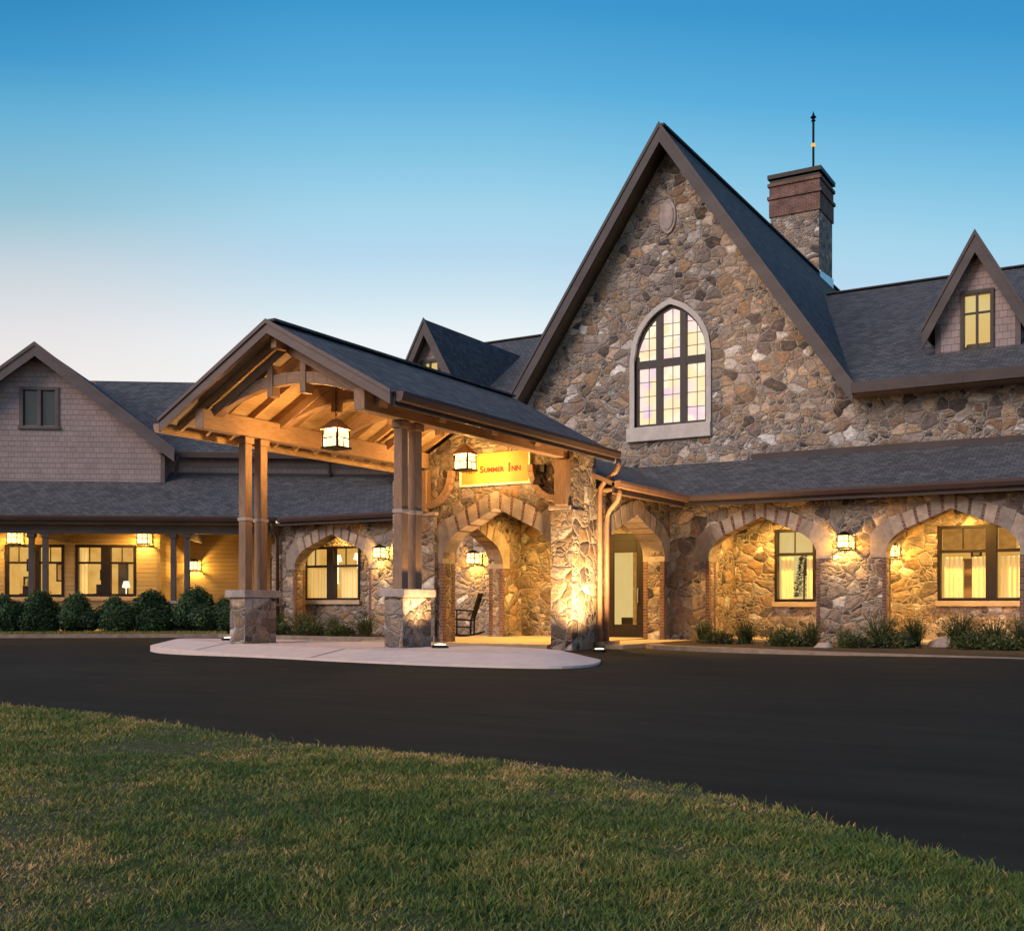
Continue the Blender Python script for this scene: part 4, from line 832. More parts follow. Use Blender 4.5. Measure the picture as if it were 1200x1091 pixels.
# ================================================================== HANGING LANTERNS
def hanging_lantern(loc, ztop, watts, label):
    c = V(loc); t = thing('hanging_lantern', loc, label, 'hanging lantern', 'square lanterns hanging under the portico')
    w, h = .170, .15; B = lambda x, y, z: c+V((x, y, z)); mb = MB()
    for x in (-w, w-.035):
        for y in (-w, w-.035): mb.box(B(x, y, -h), B(x+.035, y+.035, h))
    for y in (-w+.004, w-.024): mb.box(B(-w+.035, y, -.012), B(w-.035, y+.02, .012)); mb.box(B(-.01, y+.002, -h), B(.01, y+.018, -.012))
    for x in (-w+.004, w-.024): mb.box(B(x, -w+.035, -.012), B(x+.02, w-.035, .012)); mb.box(B(x+.002, -.01, -h), B(x+.018, .01, -.012))
    mb.box(B(-w-.02, -w-.02, -h-.035), B(w+.02, w+.02, -h)); mb.build('cage', 'black_metal', t)
    mb = MB(); e = .21; mb.hexa([B(-e, -e, h), B(e, -e, h), B(e, e, h), B(-e, e, h), B(-.045, -.045, h+.19), B(.045, -.045, h+.19), B(.045, .045, h+.19), B(-.045, .045, h+.19)]); mb.build('roof_cap', 'copper', t)
    mb = MB(); g = w-.02
    for s_ in (-1, 1): mb.poly([B(-g, s_*g, -h), B(g, s_*g, -h), B(g, s_*g, h), B(-g, s_*g, h)]); mb.poly([B(s_*g, -g, -h), B(s_*g, g, -h), B(s_*g, g, h), B(s_*g, -g, h)])
    mb.build('glass', 'lantern_glass', t)
    mb = MB(); n = max(4, int((ztop-c.z-h-.19)/.09))
    for i in range(n):
        z = c.z+h+.18+(ztop-c.z-h-.18)*(i+.5)/n; q = (ztop-c.z-h-.18)/n*.62; ax = V((1, 0, 0)) if i % 2 else V((0, 1, 0))
        mb.tube([V((c.x, c.y, z))+ax*.022*math.cos(a)+V((0, 0, q*math.sin(a))) for a in [2*math.pi*k/8 for k in range(9)]], .006, 5, cap=False)
    mb.build('chain', 'black_metal', t)
    point('lantern_light', c+V((0, 0, -.05)), watts, (1.0, .60, .22), .10)
    return t
hanging_lantern((-12.5, 14.9, 3.86), 5.13, 170, 'square hanging lantern at the front of the portico, under the arched truss')
hanging_lantern((-12.5, 19.0, 3.90), 5.13, 150, 'square hanging lantern in front of the inn sign over the entrance arch')

# ================================================================== SIGN
sign = thing('inn_sign', (-12.43, YV, 3.5), 'cream board sign lettered in dark red, mounted above the entrance arch', 'sign')
MB().fbox(FV, (-13.28, .012, 3.56), (-11.58, .06, 4.22)).build('board', 'sign_cream', sign)
mb = MB(); mb.fbox(FV, (-13.32, .01, 3.52), (-11.54, .085, 3.558)); mb.fbox(FV, (-13.32, .01, 3.56), (-13.283, .085, 4.22)); mb.fbox(FV, (-11.577, .01, 3.56), (-11.54, .085, 4.22)); mb.build('border', 'sign_edge', sign)
def lettering(txt, u, z, size, parent, sx=1.0):
    cu = bpy.data.curves.new('lettering', 'FONT'); cu.body = txt; cu.size = size; cu.extrude = 0.004; cu.offset = 0.006; cu.space_character = 1.05
    to = bpy.data.objects.new('lettering_source', cu); COL.objects.link(to); bpy.context.view_layer.update()
    me = bpy.data.meshes.new_from_object(to.evaluated_get(bpy.context.evaluated_depsgraph_get())); bpy.data.objects.remove(to)
    wd = max(v.co.x for v in me.vertices)
    for v in me.vertices:
        q = FV(u+v.co.x*sx, .066+v.co.z, z+v.co.y)-root_loc(parent); v.co = q
    me.materials.clear(); me.materials.append(MATS['sign_red']); o = bpy.data.objects.new('lettering', me); COL.objects.link(o); o.parent = parent; return wd*sx
lettering('The', -13.18, 3.80, .15, sign)
x = -12.80; x += lettering('S', x, 3.80, .20, sign)+.012; x += lettering('UMMER', x, 3.80, .145, sign)+.09
x += lettering('I', x, 3.79, .27, sign)+.03; lettering('NN', x, 3.80, .15, sign)

# ================================================================== SMALL FIXTURE BY THE SIGN
fx = thing('floodlight', (-11.28, YV, 3.62), 'small black floodlight fixed to the stone right of the inn sign', 'floodlight')
mb = MB(); mb.fbox(FV, (-11.36, .0, 3.72), (-11.20, .08, 3.88)); mb.build('junction_box', 'black_metal', fx)
mb = MB(); mb.tube([FV(-11.28, .06, 3.74), FV(-11.28, .16, 3.66), FV(-11.28, .18, 3.58)], .02, 6); mb.hexa([FV(-11.38, .10, 3.42), FV(-11.18, .10, 3.42), FV(-11.18, .26, 3.48), FV(-11.38, .26, 3.48), FV(-11.34, .12, 3.58), FV(-11.22, .12, 3.58), FV(-11.22, .22, 3.6), FV(-11.34, .22, 3.6)]); mb.build('lamp_head', 'black_metal', fx)

# ================================================================== UPLIGHTS
def uplight(loc, watts, label, aim=(0, 0, 1), r=.12, size=120):
    c = V(loc); t = thing('ground_uplight', loc, label, 'uplight', 'uplights set in the ground by the portico')
    MB().lathe(c, [(r*.8, -.03), (r*1.15, -.03), (r*1.15, .035), (r*.85, .045), (r*.85, .02)], 20).build('ring', 'black_metal', t)
    MB().lathe(c, [(r*.85, .03), (r*.72, .05), (r*.4, .06), (0.002, .064)], 20).build('lens', 'uplight_glass', t, smooth=True)
    l = bpy.data.lights.new('uplight_beam', 'SPOT'); l.energy = watts*UPL; l.color = (1.0, .60, .24); l.spot_size = R(size); l.spot_blend = 1.0; l.shadow_soft_size = .07
    o = bpy.data.objects.new('uplight_beam', l); COL.objects.link(o); o.location = c+V((0, 0, .12)); o.rotation_euler = (-V(aim)).to_track_quat('Z', 'Y').to_euler()
    return t
uplight((-10.13, 14.66, .265), 48, 'glowing ground uplight on the concrete island beside the right stone pier', (-.14, .05, 1), size=120)
uplight((-9.72, 19.62, .03), 420, 'glowing ground uplight at the foot of the stone corner with the copper downspouts', (-.50, .62, 2.0), size=116)
uplight((-15.75, 15.55, .265), 110, 'glowing ground uplight just left of the left stone pier', (.10, .0, 1), .12, 120)

# ================================================================== ISLAND, KERBS, BEDS
outr = [(-18.1, 15.57), (-16.9, 14.78), (-15.64, 14.21), (-13.62, 13.49), (-11.67, 13.01), (-9.96, 12.76), (-8.42, 12.68), (-7.16, 12.86), (-6.82, 13.40), (-7.02, 14.2)]
back = [(-7.5, 15.2), (-9.0, 16.0), (-12.0, 16.6), (-15.5, 16.9), (-17.6, 16.6)]
inn = [(-17.5, 15.75), (-16.6, 15.2), (-15.5, 14.75), (-13.6, 14.05), (-11.7, 13.62), (-10.0, 13.4), (-8.7, 13.35), (-7.9, 13.5), (-7.6, 13.8), (-7.6, 14.2)]
backi = [(-8.0, 14.9), (-9.2, 15.55), (-12.0, 16.15), (-15.4, 16.45), (-17.2, 16.2)]

def chaikin(p, it=2):
    for _ in range(it):
        q = []
        for a, b in zip(p, p[1:]+p[:1]): q += [(a[0]*.75+b[0]*.25, a[1]*.75+b[1]*.25), (a[0]*.25+b[0]*.75, a[1]*.25+b[1]*.75)]
        p = q
    return p
O_, I_ = chaikin(outr+back), chaikin(inn+backi); n = len(O_); mb = MB()
zi = lambda p: .262
for i in range(n):
    j = (i+1) % n; a, b, c, d = O_[i], O_[j], I_[j], I_[i]
    mb.poly([(*a, -.02), (*b, -.02), (*b, .135), (*a, .135)]); mb.poly([(*a, .135), (*b, .135), (*c, zi(c)), (*d, zi(d))])
mb.poly([(*p, zi(p)) for p in I_]); isl = struct(mb.build('concrete_island', 'concrete'))
mb = MB()
for (x0, y0), (x1, y1) in (((-14.9, 14.50), (-15.75, 14.25)), ((-11.1, 14.2), (-11.75, 13.02)), ((-14.3, 16.3), (-14.9, 13.95))):
    pass
def joint(p, q):
    p, q = V((*p, 0)), V((*q, 0)); d = (q-p).normalized(); w = V((-d.y, d.x, 0))*.012; m = MB()
    return p, q, w
for (tx, ty), (mx_, my), (bx, by) in (((-14.2, 16.2), (-14.65, 14.42), (-15.0, 13.99)), ((-10.85, 15.8), (-11.2, 13.56), (-11.42, 12.98))):
    w = .014
    mb.poly([(tx-w, ty, .266), (tx+w, ty, .266), (mx_+w, my, .266), (mx_-w, my, .266)]); mb.poly([(mx_-w, my, .266), (mx_+w, my, .266), (bx+w, by+.03, .146), (bx-w, by+.03, .146)])
mb.build('island_joint', 'mulch')['kind'] = 'structure'
def ribbon(name, pts, w, z0, z1, mat, bevel=.02):
    pts = [V((*p, 0)) for p in pts]; L, Rr = [], []
    for i, p in enumerate(pts):
        d = (pts[min(i+1, len(pts)-1)]-pts[max(i-1, 0)]).normalized(); nn = V((-d.y, d.x, 0)); L.append(p+nn*w/2); Rr.append(p-nn*w/2)
    mb = MB()
    for i in range(len(pts)-1):
        a, b, c, d = L[i], L[i+1], Rr[i+1], Rr[i]; U = V((0, 0, z1)); D = V((0, 0, z0))
        mb.poly([a+U, d+U, c+U, b+U]); mb.poly([a+D, a+U, b+U, b+D]); mb.poly([d+D, c+D, c+U, d+U])
    for e in (0, -1): mb.poly([L[e]+V((0, 0, z0)), Rr[e]+V((0, 0, z0)), Rr[e]+V((0, 0, z1)), L[e]+V((0, 0, z1))])
    return struct(mb.build(name, mat))
kr = [(-9.55, 21.9), (-9.2, 21.45), (-8.3, 21.1), (-7.1, 20.75), (-5.3, 20.0), (-3.6, 19.6), (-1.9, 19.3), (0.5, 19.1), (4, 19.0)]
ribbon('kerb', kr, .34, -.03, .105, 'kerb_concrete')
bed = [(-10.4, 25.19), (-9.62, 22.0)]+[(x, y+.18) for x, y in kr[1:]]+[(4, 25.19)]
struct(MB().prism([(x, y, 0.0) for x, y in bed][::-1], (0, 0, .09)).build('planting_bed', 'mulch'))
kl = [tuple(P(s, 1.75, 0).xy) for s in (-18, -12, -8, -4, -1.4)]+[(-22.6, 22.45), (-20, 22.2), (-16.6, 22.1)]
ribbon('kerb', kl, .22, -.03, .12, 'kerb_concrete')
bl = [tuple(P(s, 1.66, 0).xy) for s in (-18, -1.4)]+[(-22.6, 22.55), (-16.6, 22.2), (-16.6, 25.19), (-23.3, 25.19)]+[tuple(P(s, -.1, 0).xy) for s in (-.2, -18)]
struct(MB().prism([(x, y, 0.0) for x, y in bl], (0, 0, .10)).build('planting_bed', 'mulch'))

# ================================================================== FOLIAGE
def leaf_object(name, verts, faces, tint, mat, label=None, cat=None, group=None, kind=None):
    me = bpy.data.meshes.new(name); verts = np.asarray(verts, np.float32); faces = np.asarray(faces, np.int32); nv, nf, k = len(verts), len(faces), faces.shape[1]
    me.vertices.add(nv); me.vertices.foreach_set('co', verts.ravel()); me.loops.add(nf*k); me.loops.foreach_set('vertex_index', faces.ravel())
    me.polygons.add(nf); me.polygons.foreach_set('loop_start', np.arange(nf, dtype=np.int32)*k); me.polygons.foreach_set('loop_total', np.full(nf, k, np.int32))
    at = me.attributes.new('tint', 'FLOAT', 'POINT'); at.data.foreach_set('value', np.asarray(tint, np.float32)); me.update(calc_edges=True); me.materials.append(MATS[mat])
    o = bpy.data.objects.new(name, me); COL.objects.link(o); return tag(o, label, cat, group, kind)
def shrub_mesh(seed, n=9500):
    r = np.random.default_rng(seed); d = r.normal(size=(n, 3)); d /= np.linalg.norm(d, axis=1, keepdims=True)
    rad = r.uniform(.55, 1.0, n)**.6
    lump = np.zeros(n); ctr = r.normal(size=(14, 3)); ctr /= np.linalg.norm(ctr, axis=1, keepdims=True)
    for c in ctr: lump = np.maximum(lump, np.clip((d@c-.72)/.28, 0, 1))
    rr = rad*(.70+.42*lump+.07*r.normal(size=n)); p = d*rr[:, None]*np.array([.56, .56, .60]); p[:, 2] += .52; tap = 1-.22*np.clip((p[:, 2]-.5)/.6, 0, 1); p[:, :2] *= tap[:, None]
    p[:, 2] = np.maximum(p[:, 2], .03)
    nn = d+r.normal(size=(n, 3))*.7; nn /= np.linalg.norm(nn, axis=1, keepdims=True); t = np.cross(nn, r.normal(size=(n, 3))); t /= np.linalg.norm(t, axis=1, keepdims=True); b = np.cross(nn, t)
    L = r.uniform(.025, .060, n)[:, None]; Wd = L*.42
    v = np.stack([p-t*L, p+b*Wd, p+t*L, p-b*Wd], 1).reshape(-1, 3); f = np.arange(n*4).reshape(n, 4); ti = np.repeat(np.clip(r.normal(.45, .25, n)+.25*lump-.1, 0, 1), 4)
    return v, f, ti
shv = [shrub_mesh(q) for q in (3, 8, 15)]
sh_pos = [(-7.72, 1.0, 'rounded evergreen shrub cut off by the left picture edge'), (-6.72, 1.06, 'rounded evergreen shrub in front of the first pair of porch posts'), (-5.62, .98, 'rounded evergreen shrub below the left half of the plain lit double porch window'),
          (-4.52, .98, 'rounded evergreen shrub below the right half of the plain lit double porch window'), (-3.55, 1.10, 'tall rounded evergreen shrub just left of the second pair of porch posts'), (-2.22, 1.14, 'broad rounded evergreen shrub just right of the second pair of porch posts'), (-1.35, .92, 'rounded evergreen shrub half hidden behind the left stone pier')]
kinds = []
for i, (s_, sc, lab) in enumerate(sh_pos):
    loc = P(s_, .62, .10); k_ = i % 3; rs = random.uniform(.92, 1.1)
    if len(kinds) <= k_:
        o = leaf_object('evergreen_shrub', *shv[k_], 'shrub_leaves', lab, 'shrub', 'rounded shrubs along the wing porch'); o.location = loc; kinds.append(o)
        core = MB().lathe((0, 0, 0), [(0.0, 0), (.05, 0), (.04, .3), (.0, .5)], 7).tube([(0, 0, .1), (.1, .05, .35), (.22, .1, .6)], .015, 5).tube([(0, 0, .1), (-.1, .04, .35), (-.2, -.1, .62)], .015, 5).build('stem', 'bark', None); core.parent = o
    else: o = copy_tree(kinds[k_], loc, 0, 1, lab)
    o.scale = (sc*1.10*rs, sc*1.04, sc*1.02/rs**.5); o.rotation_euler = (0, 0, i*1.9+.4)

def mound_mesh(seed, n=1500):     # loose mounded perennials
    r = np.random.default_rng(seed); a = r.uniform(0, 6.283, n); el = np.arccos(r.uniform(.05, 1, n)); d = np.column_stack([np.sin(el)*np.cos(a), np.sin(el)*np.sin(a), np.cos(el)])
    p = d*r.uniform(.35, 1.0, n)[:, None]**.6*np.array([.42, .38, .27])*(1+.18*r.normal(size=n))[:, None]; p[:, 2] = np.abs(p[:, 2])+.02
    e = d*.8+r.normal(size=(n, 3))*.5; e /= np.linalg.norm(e, axis=1, keepdims=True); g = np.cross(e, r.normal(size=(n, 3))); g /= np.linalg.norm(g, axis=1, keepdims=True); l = r.uniform(.05, .11, n)[:, None]
    vs = np.stack([p, p+e*l*.5+g*l*.2, p+e*l, p+e*l*.5-g*l*.2], 1).reshape(-1, 3); return vs, np.arange(n*4).reshape(n, 4), np.repeat(np.clip(r.normal(.45, .28, n), 0, 1), 4)
def spiky_mesh(seed, n=150, hgt=.62, spread=.42):
    r = np.random.default_rng(seed); vs, fs, ti = [], [], []
    for k in range(n):
        a = r.uniform(0, 2*math.pi); L = hgt*r.uniform(.5, 1.15); lean = spread*r.uniform(.15, 1.0); w = r.uniform(.006, .013); b = np.array([r.normal()*.05, r.normal()*.05, 0]); t = r.beta(2, 3); d = np.array([math.cos(a), math.sin(a), 0]); sd = np.array([-math.sin(a), math.cos(a), 0])
        i0 = len(vs); m = 4
        for j in range(m+1):
            s = j/m; p = b+d*lean*s**1.6+np.array([0, 0, L*(s-.18*s*s*lean/spread)]); ww = w*(1-s*.85)
            vs += [p-sd*ww, p+sd*ww]; ti += [t, t]
        for j in range(m): fs.append((i0+2*j, i0+2*j+1, i0+2*j+3, i0+2*j+2))
        for q in range(5):       # small leaves along the stem
            s = r.uniform(.25, .95); p = b+d*lean*s**1.6+np.array([0, 0, L*(s-.18*s*s*lean/spread)]); e = r.normal(size=3); e /= np.linalg.norm(e); g = np.cross(e, r.normal(size=3)); g /= np.linalg.norm(g); l = r.uniform(.02, .045)
            i0 = len(vs); vs += [p, p+e*l*.5+g*l*.22, p+e*l, p+e*l*.5-g*l*.22]; ti += [min(1, t+.1)]*4; fs.append((i0, i0+1, i0+2, i0+3))
    return vs, fs, ti
sp_pos = [(-9.05, 23.6, .80, 'spiky green plant at the foot of the wall left of the tree window arch'), (-8.05, 23.5, .85, 'tuft of upright leaves in front of the left jamb side of the tree window arch'), (-7.2, 23.2, .72, 'low spiky plant directly below the window with the tree'), (-6.45, 23.0, .80, 'spreading leafy plant left of the stone pier with the wall lantern'),
          (-5.72, 22.9, .62, 'small low plant under the pier lantern between the two right arches'), (-5.1, 23.2, 1.05, 'tall dark plant with an upright stem right of the pier with the lantern'), (-4.5, 23.5, .95, 'tall spiky plant under the lantern inside the far right arch'), (-3.62, 23.6, 1.12, 'broad spiky plant below the left part of the far right double window'), (-3.0, 23.5, .98, 'bushy spiky plant below the mullion of the far right double window'), (-2.45, 23.4, 1.0, 'spiky plant at the right picture edge below the double window'),
          (-22.2, 23.9, .95, 'leafy plant at the left foot of the single arch, right of the left stone pier'), (-21.0, 23.7, 1.0, 'wide leafy plant below the double window of the single arch'), (-19.9, 23.6, .85, 'leafy plant at the right foot of the single arch'), (-18.7, 23.5, .95, 'leafy plant under the wall lantern behind the right stone pier')]
protos = []
for i, (x, y, sc, lab) in enumerate(sp_pos):
    k = i % 3
    if len(protos) <= k:
        vv_, ff_, tt_ = spiky_mesh(20+k, 210, .60, (.36, .48, .58)[k]); o = leaf_object('bedding_plant', vv_, ff_, tt_, 'spiky_leaves', lab, 'plant', 'spiky plants in the beds by the arcades'); protos.append(o); o.location = (x, y, .08); o.scale = (sc*1.32, sc*1.32, sc*1.12); o.rotation_euler = (0, 0, i*.9)
    else: o = copy_tree(protos[k], (x, y, .08), i*1.7, (sc*1.32, sc*1.32, sc*1.12), lab)
def inside_window(parent_name, F, items, root):
    for kind, u0, u1, n_, z0, z1 in items:
        if kind == 'lamp':
            um = (u0+u1)/2; c = F(um, n_, 0); MB().lathe((c.x, c.y, 0), [(.05, z0), (.015, z0+.04), (.015, z1-.22), (.13, z1-.2), (.08, z1), (0.01, z1)], 12).build('room_lamp', 'room_lamp_shade', root)
        elif kind == 'cabinet':
            mb = MB(); mb.fbox(F, (u0, n_-.15, z0), (u1, n_, z1)); mb.fbox(F, (u0-.03, n_-.16, z1), (u1+.03, n_+.02, z1+.05)); mb.build('room_cabinet', 'timber', root)
        elif kind == 'picture':
            mb = MB(); mb.fbox(F, (u0, n_-.03, z0), (u1, n_, z1), 0); mb.fbox(F, (u0+.05, n_-.01, z0+.05), (u1-.05, n_+.006, z1-.05), 1); mb.build('room_picture', ['dark_frame', 'picture_mat'], root)
        elif kind == 'chair':
            mb = MB(); mb.fbox(F, (u0, n_-.06, z0), (u1, n_, z1)); mb.fbox(F, (u0, n_, z0), (u1, n_+.3, z0+.1)); mb.build('room_chair', 'dark_frame', root)
inside_window('w', FW, [('cabinet', -4.22, -3.98, -.75, 1.04, 2.0), ('picture', -4.15, -3.9, -1.3, 2.1, 2.45), ('cabinet', -3.05, -2.72, -.8, 1.04, 1.9), ('lamp', -3.0, -2.8, -.85, 1.95, 2.5)], lodge)
inside_window('w', FW, [('picture', -8.2, -7.85, -1.3, 1.7, 2.1)], lodge)
inside_window('w', FN, [('lamp', -22.6, -22.3, -.8, 1.6, 2.5), ('cabinet', -21.6, -21.2, -.9, 2.05, 2.25), ('lamp', -21.9, -21.6, -.9, 1.8, 2.55)], lodge)
inside_window('w', Fb2, [('chair', -8.55, -8.2, -.7, 1.2, 1.55), ('picture', -7.65, -7.35, -1.2, 1.7, 2.3), ('cabinet', -7.35, -7.15, -.8, 1.2, 2.1), ('chair', -6.2, -5.9, -.6, 1.2, 1.6), ('picture', -6.25, -6.0, -1.2, 1.75, 2.1), ('lamp', -5.35, -5.1, -.5, 1.2, 1.7)], wing)
# boulders that edge the bed
def boulder(loc, r, lab, seed):
    bm = bmesh.new(); bmesh.ops.create_icosphere(bm, subdivisions=3, radius=1)
    for q in bm.verts:
        p = q.co.copy(); d = 1+.22*mnoise.noise(p*1.3+V((seed, 0, 0))); q.co = V((p.x*r*1.5*d, p.y*r*d, max(-.1, p.z)*r*.85*d))
    me = bpy.data.meshes.new('boulder'); bm.to_mesh(me); bm.free(); me.materials.append(MATS['limestone']); me.polygons.foreach_set('use_smooth', [True]*len(me.polygons))
    o = bpy.data.objects.new('boulder', me); COL.objects.link(o); o.location = loc; return tag(o, lab, 'boulder', 'pale boulders in the right-hand bed')
boulder((-3.95, 23.9, .09), .24, 'pale rounded boulder between two spiky plants below the double window', 1.0)
mounds = []
for i, (x, y, sc, lab) in enumerate([(-8.6, 23.2, .85, 'low leafy mound between the two plants left of the tree window'), (-6.85, 22.7, .95, 'low leafy mound in front of the right jamb of the tree window arch'), (-5.45, 22.6, .8, 'pale leafy mound in front of the pier with the wall lantern'), (-4.85, 23.0, 1.0, 'leafy mound at the left jamb of the far right arch'), (-3.3, 23.1, 1.0, 'leafy mound right of the large pale boulder'), (-2.75, 22.9, .9, 'leafy mound near the right picture edge'), (-21.6, 23.3, 1.0, 'leafy mound at the left below the single arch'), (-20.4, 23.2, 1.1, 'leafy mound at the right below the single arch'), (-19.3, 23.2, 1.0, 'leafy mound right of the single arch, behind the right stone pier')]):
    k_ = i % 2
    if len(mounds) <= k_: o = leaf_object('perennial_mound', *mound_mesh(40+k_), 'spiky_leaves', lab, 'plant', 'leafy mounds in the beds'); mounds.append(o); o.location = (x, y, .08); o.scale = (sc, sc, sc)
    else: o = copy_tree(mounds[k_], (x, y, .08), i*1.1, sc, lab)
boulder((-6.0, 22.3, .09), .12, 'small pale stone in the bed below the pier lantern', 5.0)

# tree inside the single window
r = np.random.default_rng(5); vs, fs, ti_ = [], [], []
for kk in range(900):
    z = r.uniform(.0, 1.0); rad = .26*(1-z)**.8*r.uniform(.3, 1)+.02; a = r.uniform(0, 6.283); p = np.array([rad*math.cos(a), rad*math.sin(a)*.6, .55+z*1.05]); d = np.array([math.cos(a), math.sin(a), -.3]); g = np.cross(d, r.normal(size=3)); g /= np.linalg.norm(g); l = r.uniform(.05, .10)
    i0 = len(vs); vs += [p, p+d*l*.5+g*l*.18, p+d*l, p+d*l*.5-g*l*.18]; ti_ += [r.uniform(0, .6)]*4; fs.append((i0, i0+1, i0+2, i0+3))
t_ = leaf_object('indoor_tree', vs, fs, ti_, 'shrub_leaves', 'small dark bushy tree standing inside the single lit window', 'tree'); t_.location = (-8.02, 27.95, .62)
c_ = MB().lathe((0, 0, 0), [(0, 0), (.16, 0), (.19, .34), (.17, .34), (.0, .3)], 12).tube([(0, 0, .3), (0.01, 0, 1.4)], .025, 6).build('trunk', 'bark', None); c_.parent = t_; 
# pictures inside the wing window
for (s0, s1, z0, z1, lab) in ((-8.42, -8.12, 2.02, 2.42, 'upper framed picture seen through the left porch window'), (-8.52, -8.1, 1.45, 1.85, 'lower framed picture seen through the left porch window')):
    t = thing('framed_picture', P((s0+s1)/2, -3.3, (z0+z1)/2), lab, 'picture', 'framed pictures inside the wing')
    mb = MB(); mb.fbox(P, (s0, -3.33, z0), (s0+.04, -3.28, z1)); mb.fbox(P, (s1-.04, -3.33, z0), (s1, -3.28, z1)); mb.fbox(P, (s0+.04, -3.33, z0), (s1-.04, -3.28, z0+.04)); mb.fbox(P, (s0+.04, -3.33, z1-.04), (s1-.04, -3.28, z1)); mb.build('frame', 'black_paint', t)
    mb = MB(); mb.fbox(P, (s0+.04, -3.325, z0+.04), (s1-.04, -3.31, z1-.04)); mb.build('mat', 'picture_mat', t); mb = MB(); mb.fbox(P, (s0+.11, -3.309, z0+.12), (s1-.11, -3.305, z1-.12)); mb.build('print', 'timber', t)

# ================================================================== ROCKING CHAIR
chx = thing('rocking_chair', (-15.75, 23.9, FL), 'black wooden rocking chair on the porch seen through the entrance arch', 'rocking chair')
fd = V((-.92, -.39, 0)).normalized(); FC = lambda a, n, z: V((-15.75, 23.9, FL))+fd*n+V((-fd.y, fd.x, 0))*a+V((0, 0, z))    # n forward
mb = MB(); mb.hexa([FC(-.25, -.22, .40), FC(.25, -.22, .40), FC(.27, .28, .44), FC(-.27, .28, .44), FC(-.25, -.22, .44), FC(.25, -.22, .44), FC(.27, .28, .48), FC(-.27, .28, .48)]); mb.build('seat', 'black_paint', chx, bevel=.01)
mb = MB()
for i in range(7): a = -.21+.07*i; mb.bar(FC(a, -.21, .46), FC(a, -.40, 1.06), .064, .015)
mb.bar(FC(-.27, -.41, 1.06), FC(.27, -.41, 1.06), .03, .12); mb.bar(FC(-.25, -.25, .55), FC(.25, -.25, .55), .025, .06); mb.build('backrest', 'black_paint', chx)
for a in (-.26, .26):
    m = MB(); m.tube([FC(a, -.21, .06), FC(a, -.22, .44), FC(a, -.43, 1.12)], .024, 7); m.build('leg', 'black_paint', chx, smooth=True)
    m = MB(); m.tube([FC(a, .25, .05), FC(a, .25, .68)], .022, 7); m.build('leg', 'black_paint', chx, smooth=True)
    m = MB(); m.bar(FC(a, -.29, .66), FC(a, .34, .70), .09, .03); m.build('armrest', 'black_paint', chx)
    m = MB(); m.tube([FC(a, -.50+.1*i, .025+.10*((-.50+.1*i-.0)/.5)**2) for i in range(11)], .025, 6); m.build('rocker', 'black_paint', chx, smooth=True)
    m = MB(); m.tube([FC(a, -.21, .25), FC(a, .25, .25)], .014, 6); m.build('stretcher', 'black_paint', chx)

# ================================================================== LAWN AND GRASS
edge = [(-34, 11.0), (-22, 8.0), (-15, 6.75), (-11, 6.1), (-8.47, 5.74), (-7.07, 5.5), (-5.93, 5.31), (-4.91, 5.10), (-4.14, 5.02), (-3.55, 5.0), (-3.0, 4.98), (-2.47, 4.90), (-1.93, 4.75), (-1.44, 4.49), (-1.02, 4.2), (-.66, 3.92), (-.38, 3.66), (.1, 3.1), (.8, 1.9), (1.6, -.5), (2.2, -5)]
poly = edge+[(-34, -5)]
LZ = .13
def lz(x, y): return LZ+.02*mnoise.noise(V((x*.6, y*.6, 0)))
bm = bmesh.new(); vv2 = [bm.verts.new((x, y, lz(x, y))) for x, y in poly]; fc = bm.faces.new(vv2); bmesh.ops.triangulate(bm, faces=[fc]); bmesh.ops.subdivide_edges(bm, edges=bm.edges, cuts=1)
me = bpy.data.meshes.new('lawn'); bm.to_mesh(me); bm.free(); me.materials.append(MATS['soil']); lo = bpy.data.objects.new('lawn', me); COL.objects.link(lo); struct(lo)
mb = MB()
for (x0, y0), (x1, y1) in zip(edge, edge[1:]): mb.poly([(x0, y0, -.05), (x1, y1, -.05), (x1, y1, lz(x1, y1)), (x0, y0, lz(x0, y0))])
struct(mb.build('lawn_edge', 'soil'))
def inside(px_, py_):
    r_ = np.zeros(len(px_), bool); j = len(poly)-1
    for i in range(len(poly)):
        xi, yi = poly[i]; xj, yj = poly[j]; c = ((yi > py_) != (yj > py_)) & (px_ < (xj-xi)*(py_-yi)/(yj-yi+1e-12)+xi); r_ ^= c; j = i
    return r_
def sample(r0, r1, dens, a0=-52, a1=50):
    area = .5*R(a1-a0)*(r1*r1-r0*r0); n = int(area*dens); rr = np.sqrt(rng.uniform(r0*r0, r1*r1, n)); aa = np.radians(rng.uniform(a0, a1, n))
    x = rr*(FWD.x*np.cos(aa)+RGT.x*np.sin(aa)); y = rr*(FWD.y*np.cos(aa)+RGT.y*np.sin(aa)); return np.stack([x, y], 1)
pts = np.concatenate([sample(1.2, 2.3, 1500), sample(2.3, 4.2, 13000), sample(4.2, 6.5, 9000), sample(6.5, 10, 4200), sample(10, 18, 1300, -60, -10), sample(18, 34, 140, -65, -20)])
jit_ = rng.normal(0, .05, pts.shape); pts = pts[inside(pts[:, 0]+jit_[:, 0], pts[:, 1]+jit_[:, 1])]; n = len(pts)
dist = np.linalg.norm(pts, axis=1)
def fnoise(p, s, seed):     # cheap smooth value noise
    g = np.random.default_rng(seed).uniform(0, 1, (256, 256)); q = p*s; i = np.floor(q).astype(int); t = q-i; t = t*t*(3-2*t)
    G = lambda a, b: g[(i[:, 0]+a) % 256, (i[:, 1]+b) % 256]
    return (G(0, 0)*(1-t[:, 0])+G(1, 0)*t[:, 0])*(1-t[:, 1])+(G(0, 1)*(1-t[:, 0])+G(1, 1)*t[:, 0])*t[:, 1]
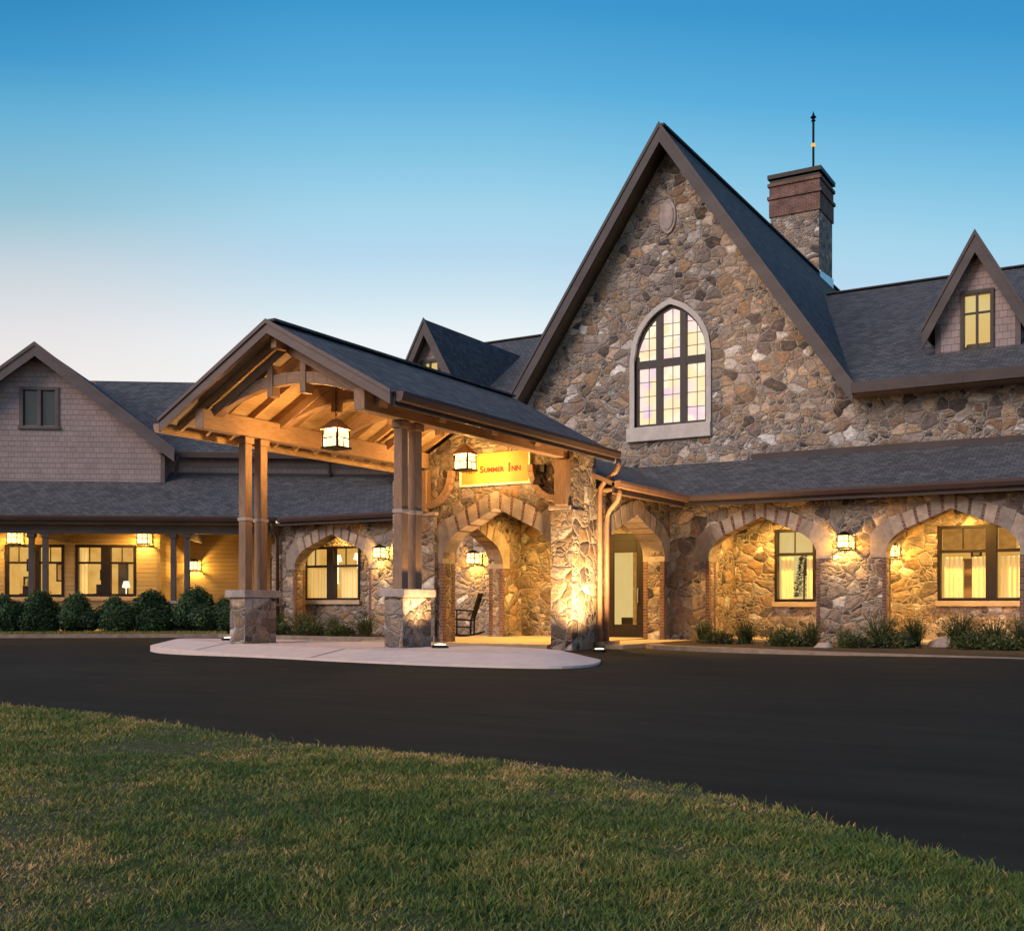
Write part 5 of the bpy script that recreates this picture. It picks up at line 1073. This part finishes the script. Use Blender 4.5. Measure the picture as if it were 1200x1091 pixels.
dry = .5*fnoise(pts, .55, 1)+.3*fnoise(pts, 2.2, 2)+.2*fnoise(pts, 7, 3)
clump = .5*fnoise(pts, 5, 4)+.5*fnoise(pts, 14, 5)
thatch = .5*fnoise(pts, 9, 6)+.5*fnoise(pts, 22, 7)
tint = np.clip((dry-.46)*2.2+(thatch-.5)*1.1+rng.normal(.45, .27, n), 0, 1)
h = (.020+.036*clump)*(1-.25*tint)*rng.uniform(.6, 1.25, n)*(1+.15*(dist > 7)); ang = rng.uniform(0, 2*np.pi, n); lean = h*rng.uniform(.15, 1.0, n); w = rng.uniform(.0018, .0036, n)*(1+np.clip(dist-3, 0, 14)*.16)
d = np.stack([np.cos(ang), np.sin(ang)], 1); fa = rng.uniform(0, 2*np.pi, n); sdv = np.stack([np.cos(fa), np.sin(fa)], 1)
base = np.column_stack([pts, np.full(n, LZ-.012)+.02*(fnoise(pts, .6, 9)-.5)])
lv = []
for s_, ww in ((0, 1.0), (.55, .8), (1.0, .12)):
    c = base.copy(); c[:, :2] += d*(lean*s_**1.7)[:, None]; c[:, 2] += h*(s_-.12*s_*s_)
    for sg in (-1, 1):
        q = c.copy(); q[:, :2] += sg*sdv*(w*ww)[:, None]; lv.append(q)
verts = np.stack(lv, 1).reshape(-1, 3); ib = np.arange(n)[:, None]*6
faces = np.concatenate([ib+np.array([[0, 1, 3, 2]]), ib+np.array([[2, 3, 5, 4]])], 0)
leaf_object('grass', verts, faces, np.repeat(tint, 6), 'grass_blades', 'patchy green and straw coloured lawn grass in the foreground', 'grass', None, 'stuff')
# short turf strip behind the left kerb
m_ = 9000; s_ = rng.uniform(-12, -1.3, m_); nn_ = rng.uniform(.95, 1.6, m_); pp = np.array([[*P(a, b, .10)] for a, b in zip(s_, nn_)]); ang = rng.uniform(0, 6.283, m_); hh = rng.uniform(.04, .11, m_); sd = np.column_stack([np.cos(ang), np.sin(ang), 0*ang])*.012
vt = np.stack([pp-sd, pp+sd, pp+np.column_stack([rng.normal(0, .02, m_), rng.normal(0, .02, m_), hh])], 1).reshape(-1, 3)
leaf_object('grass', vt, np.arange(m_*3).reshape(-1, 3), np.repeat(rng.uniform(.1, .7, m_), 3), 'grass_blades', 'narrow strip of short green turf between the shrubs and the left kerb', 'grass', None, 'stuff')
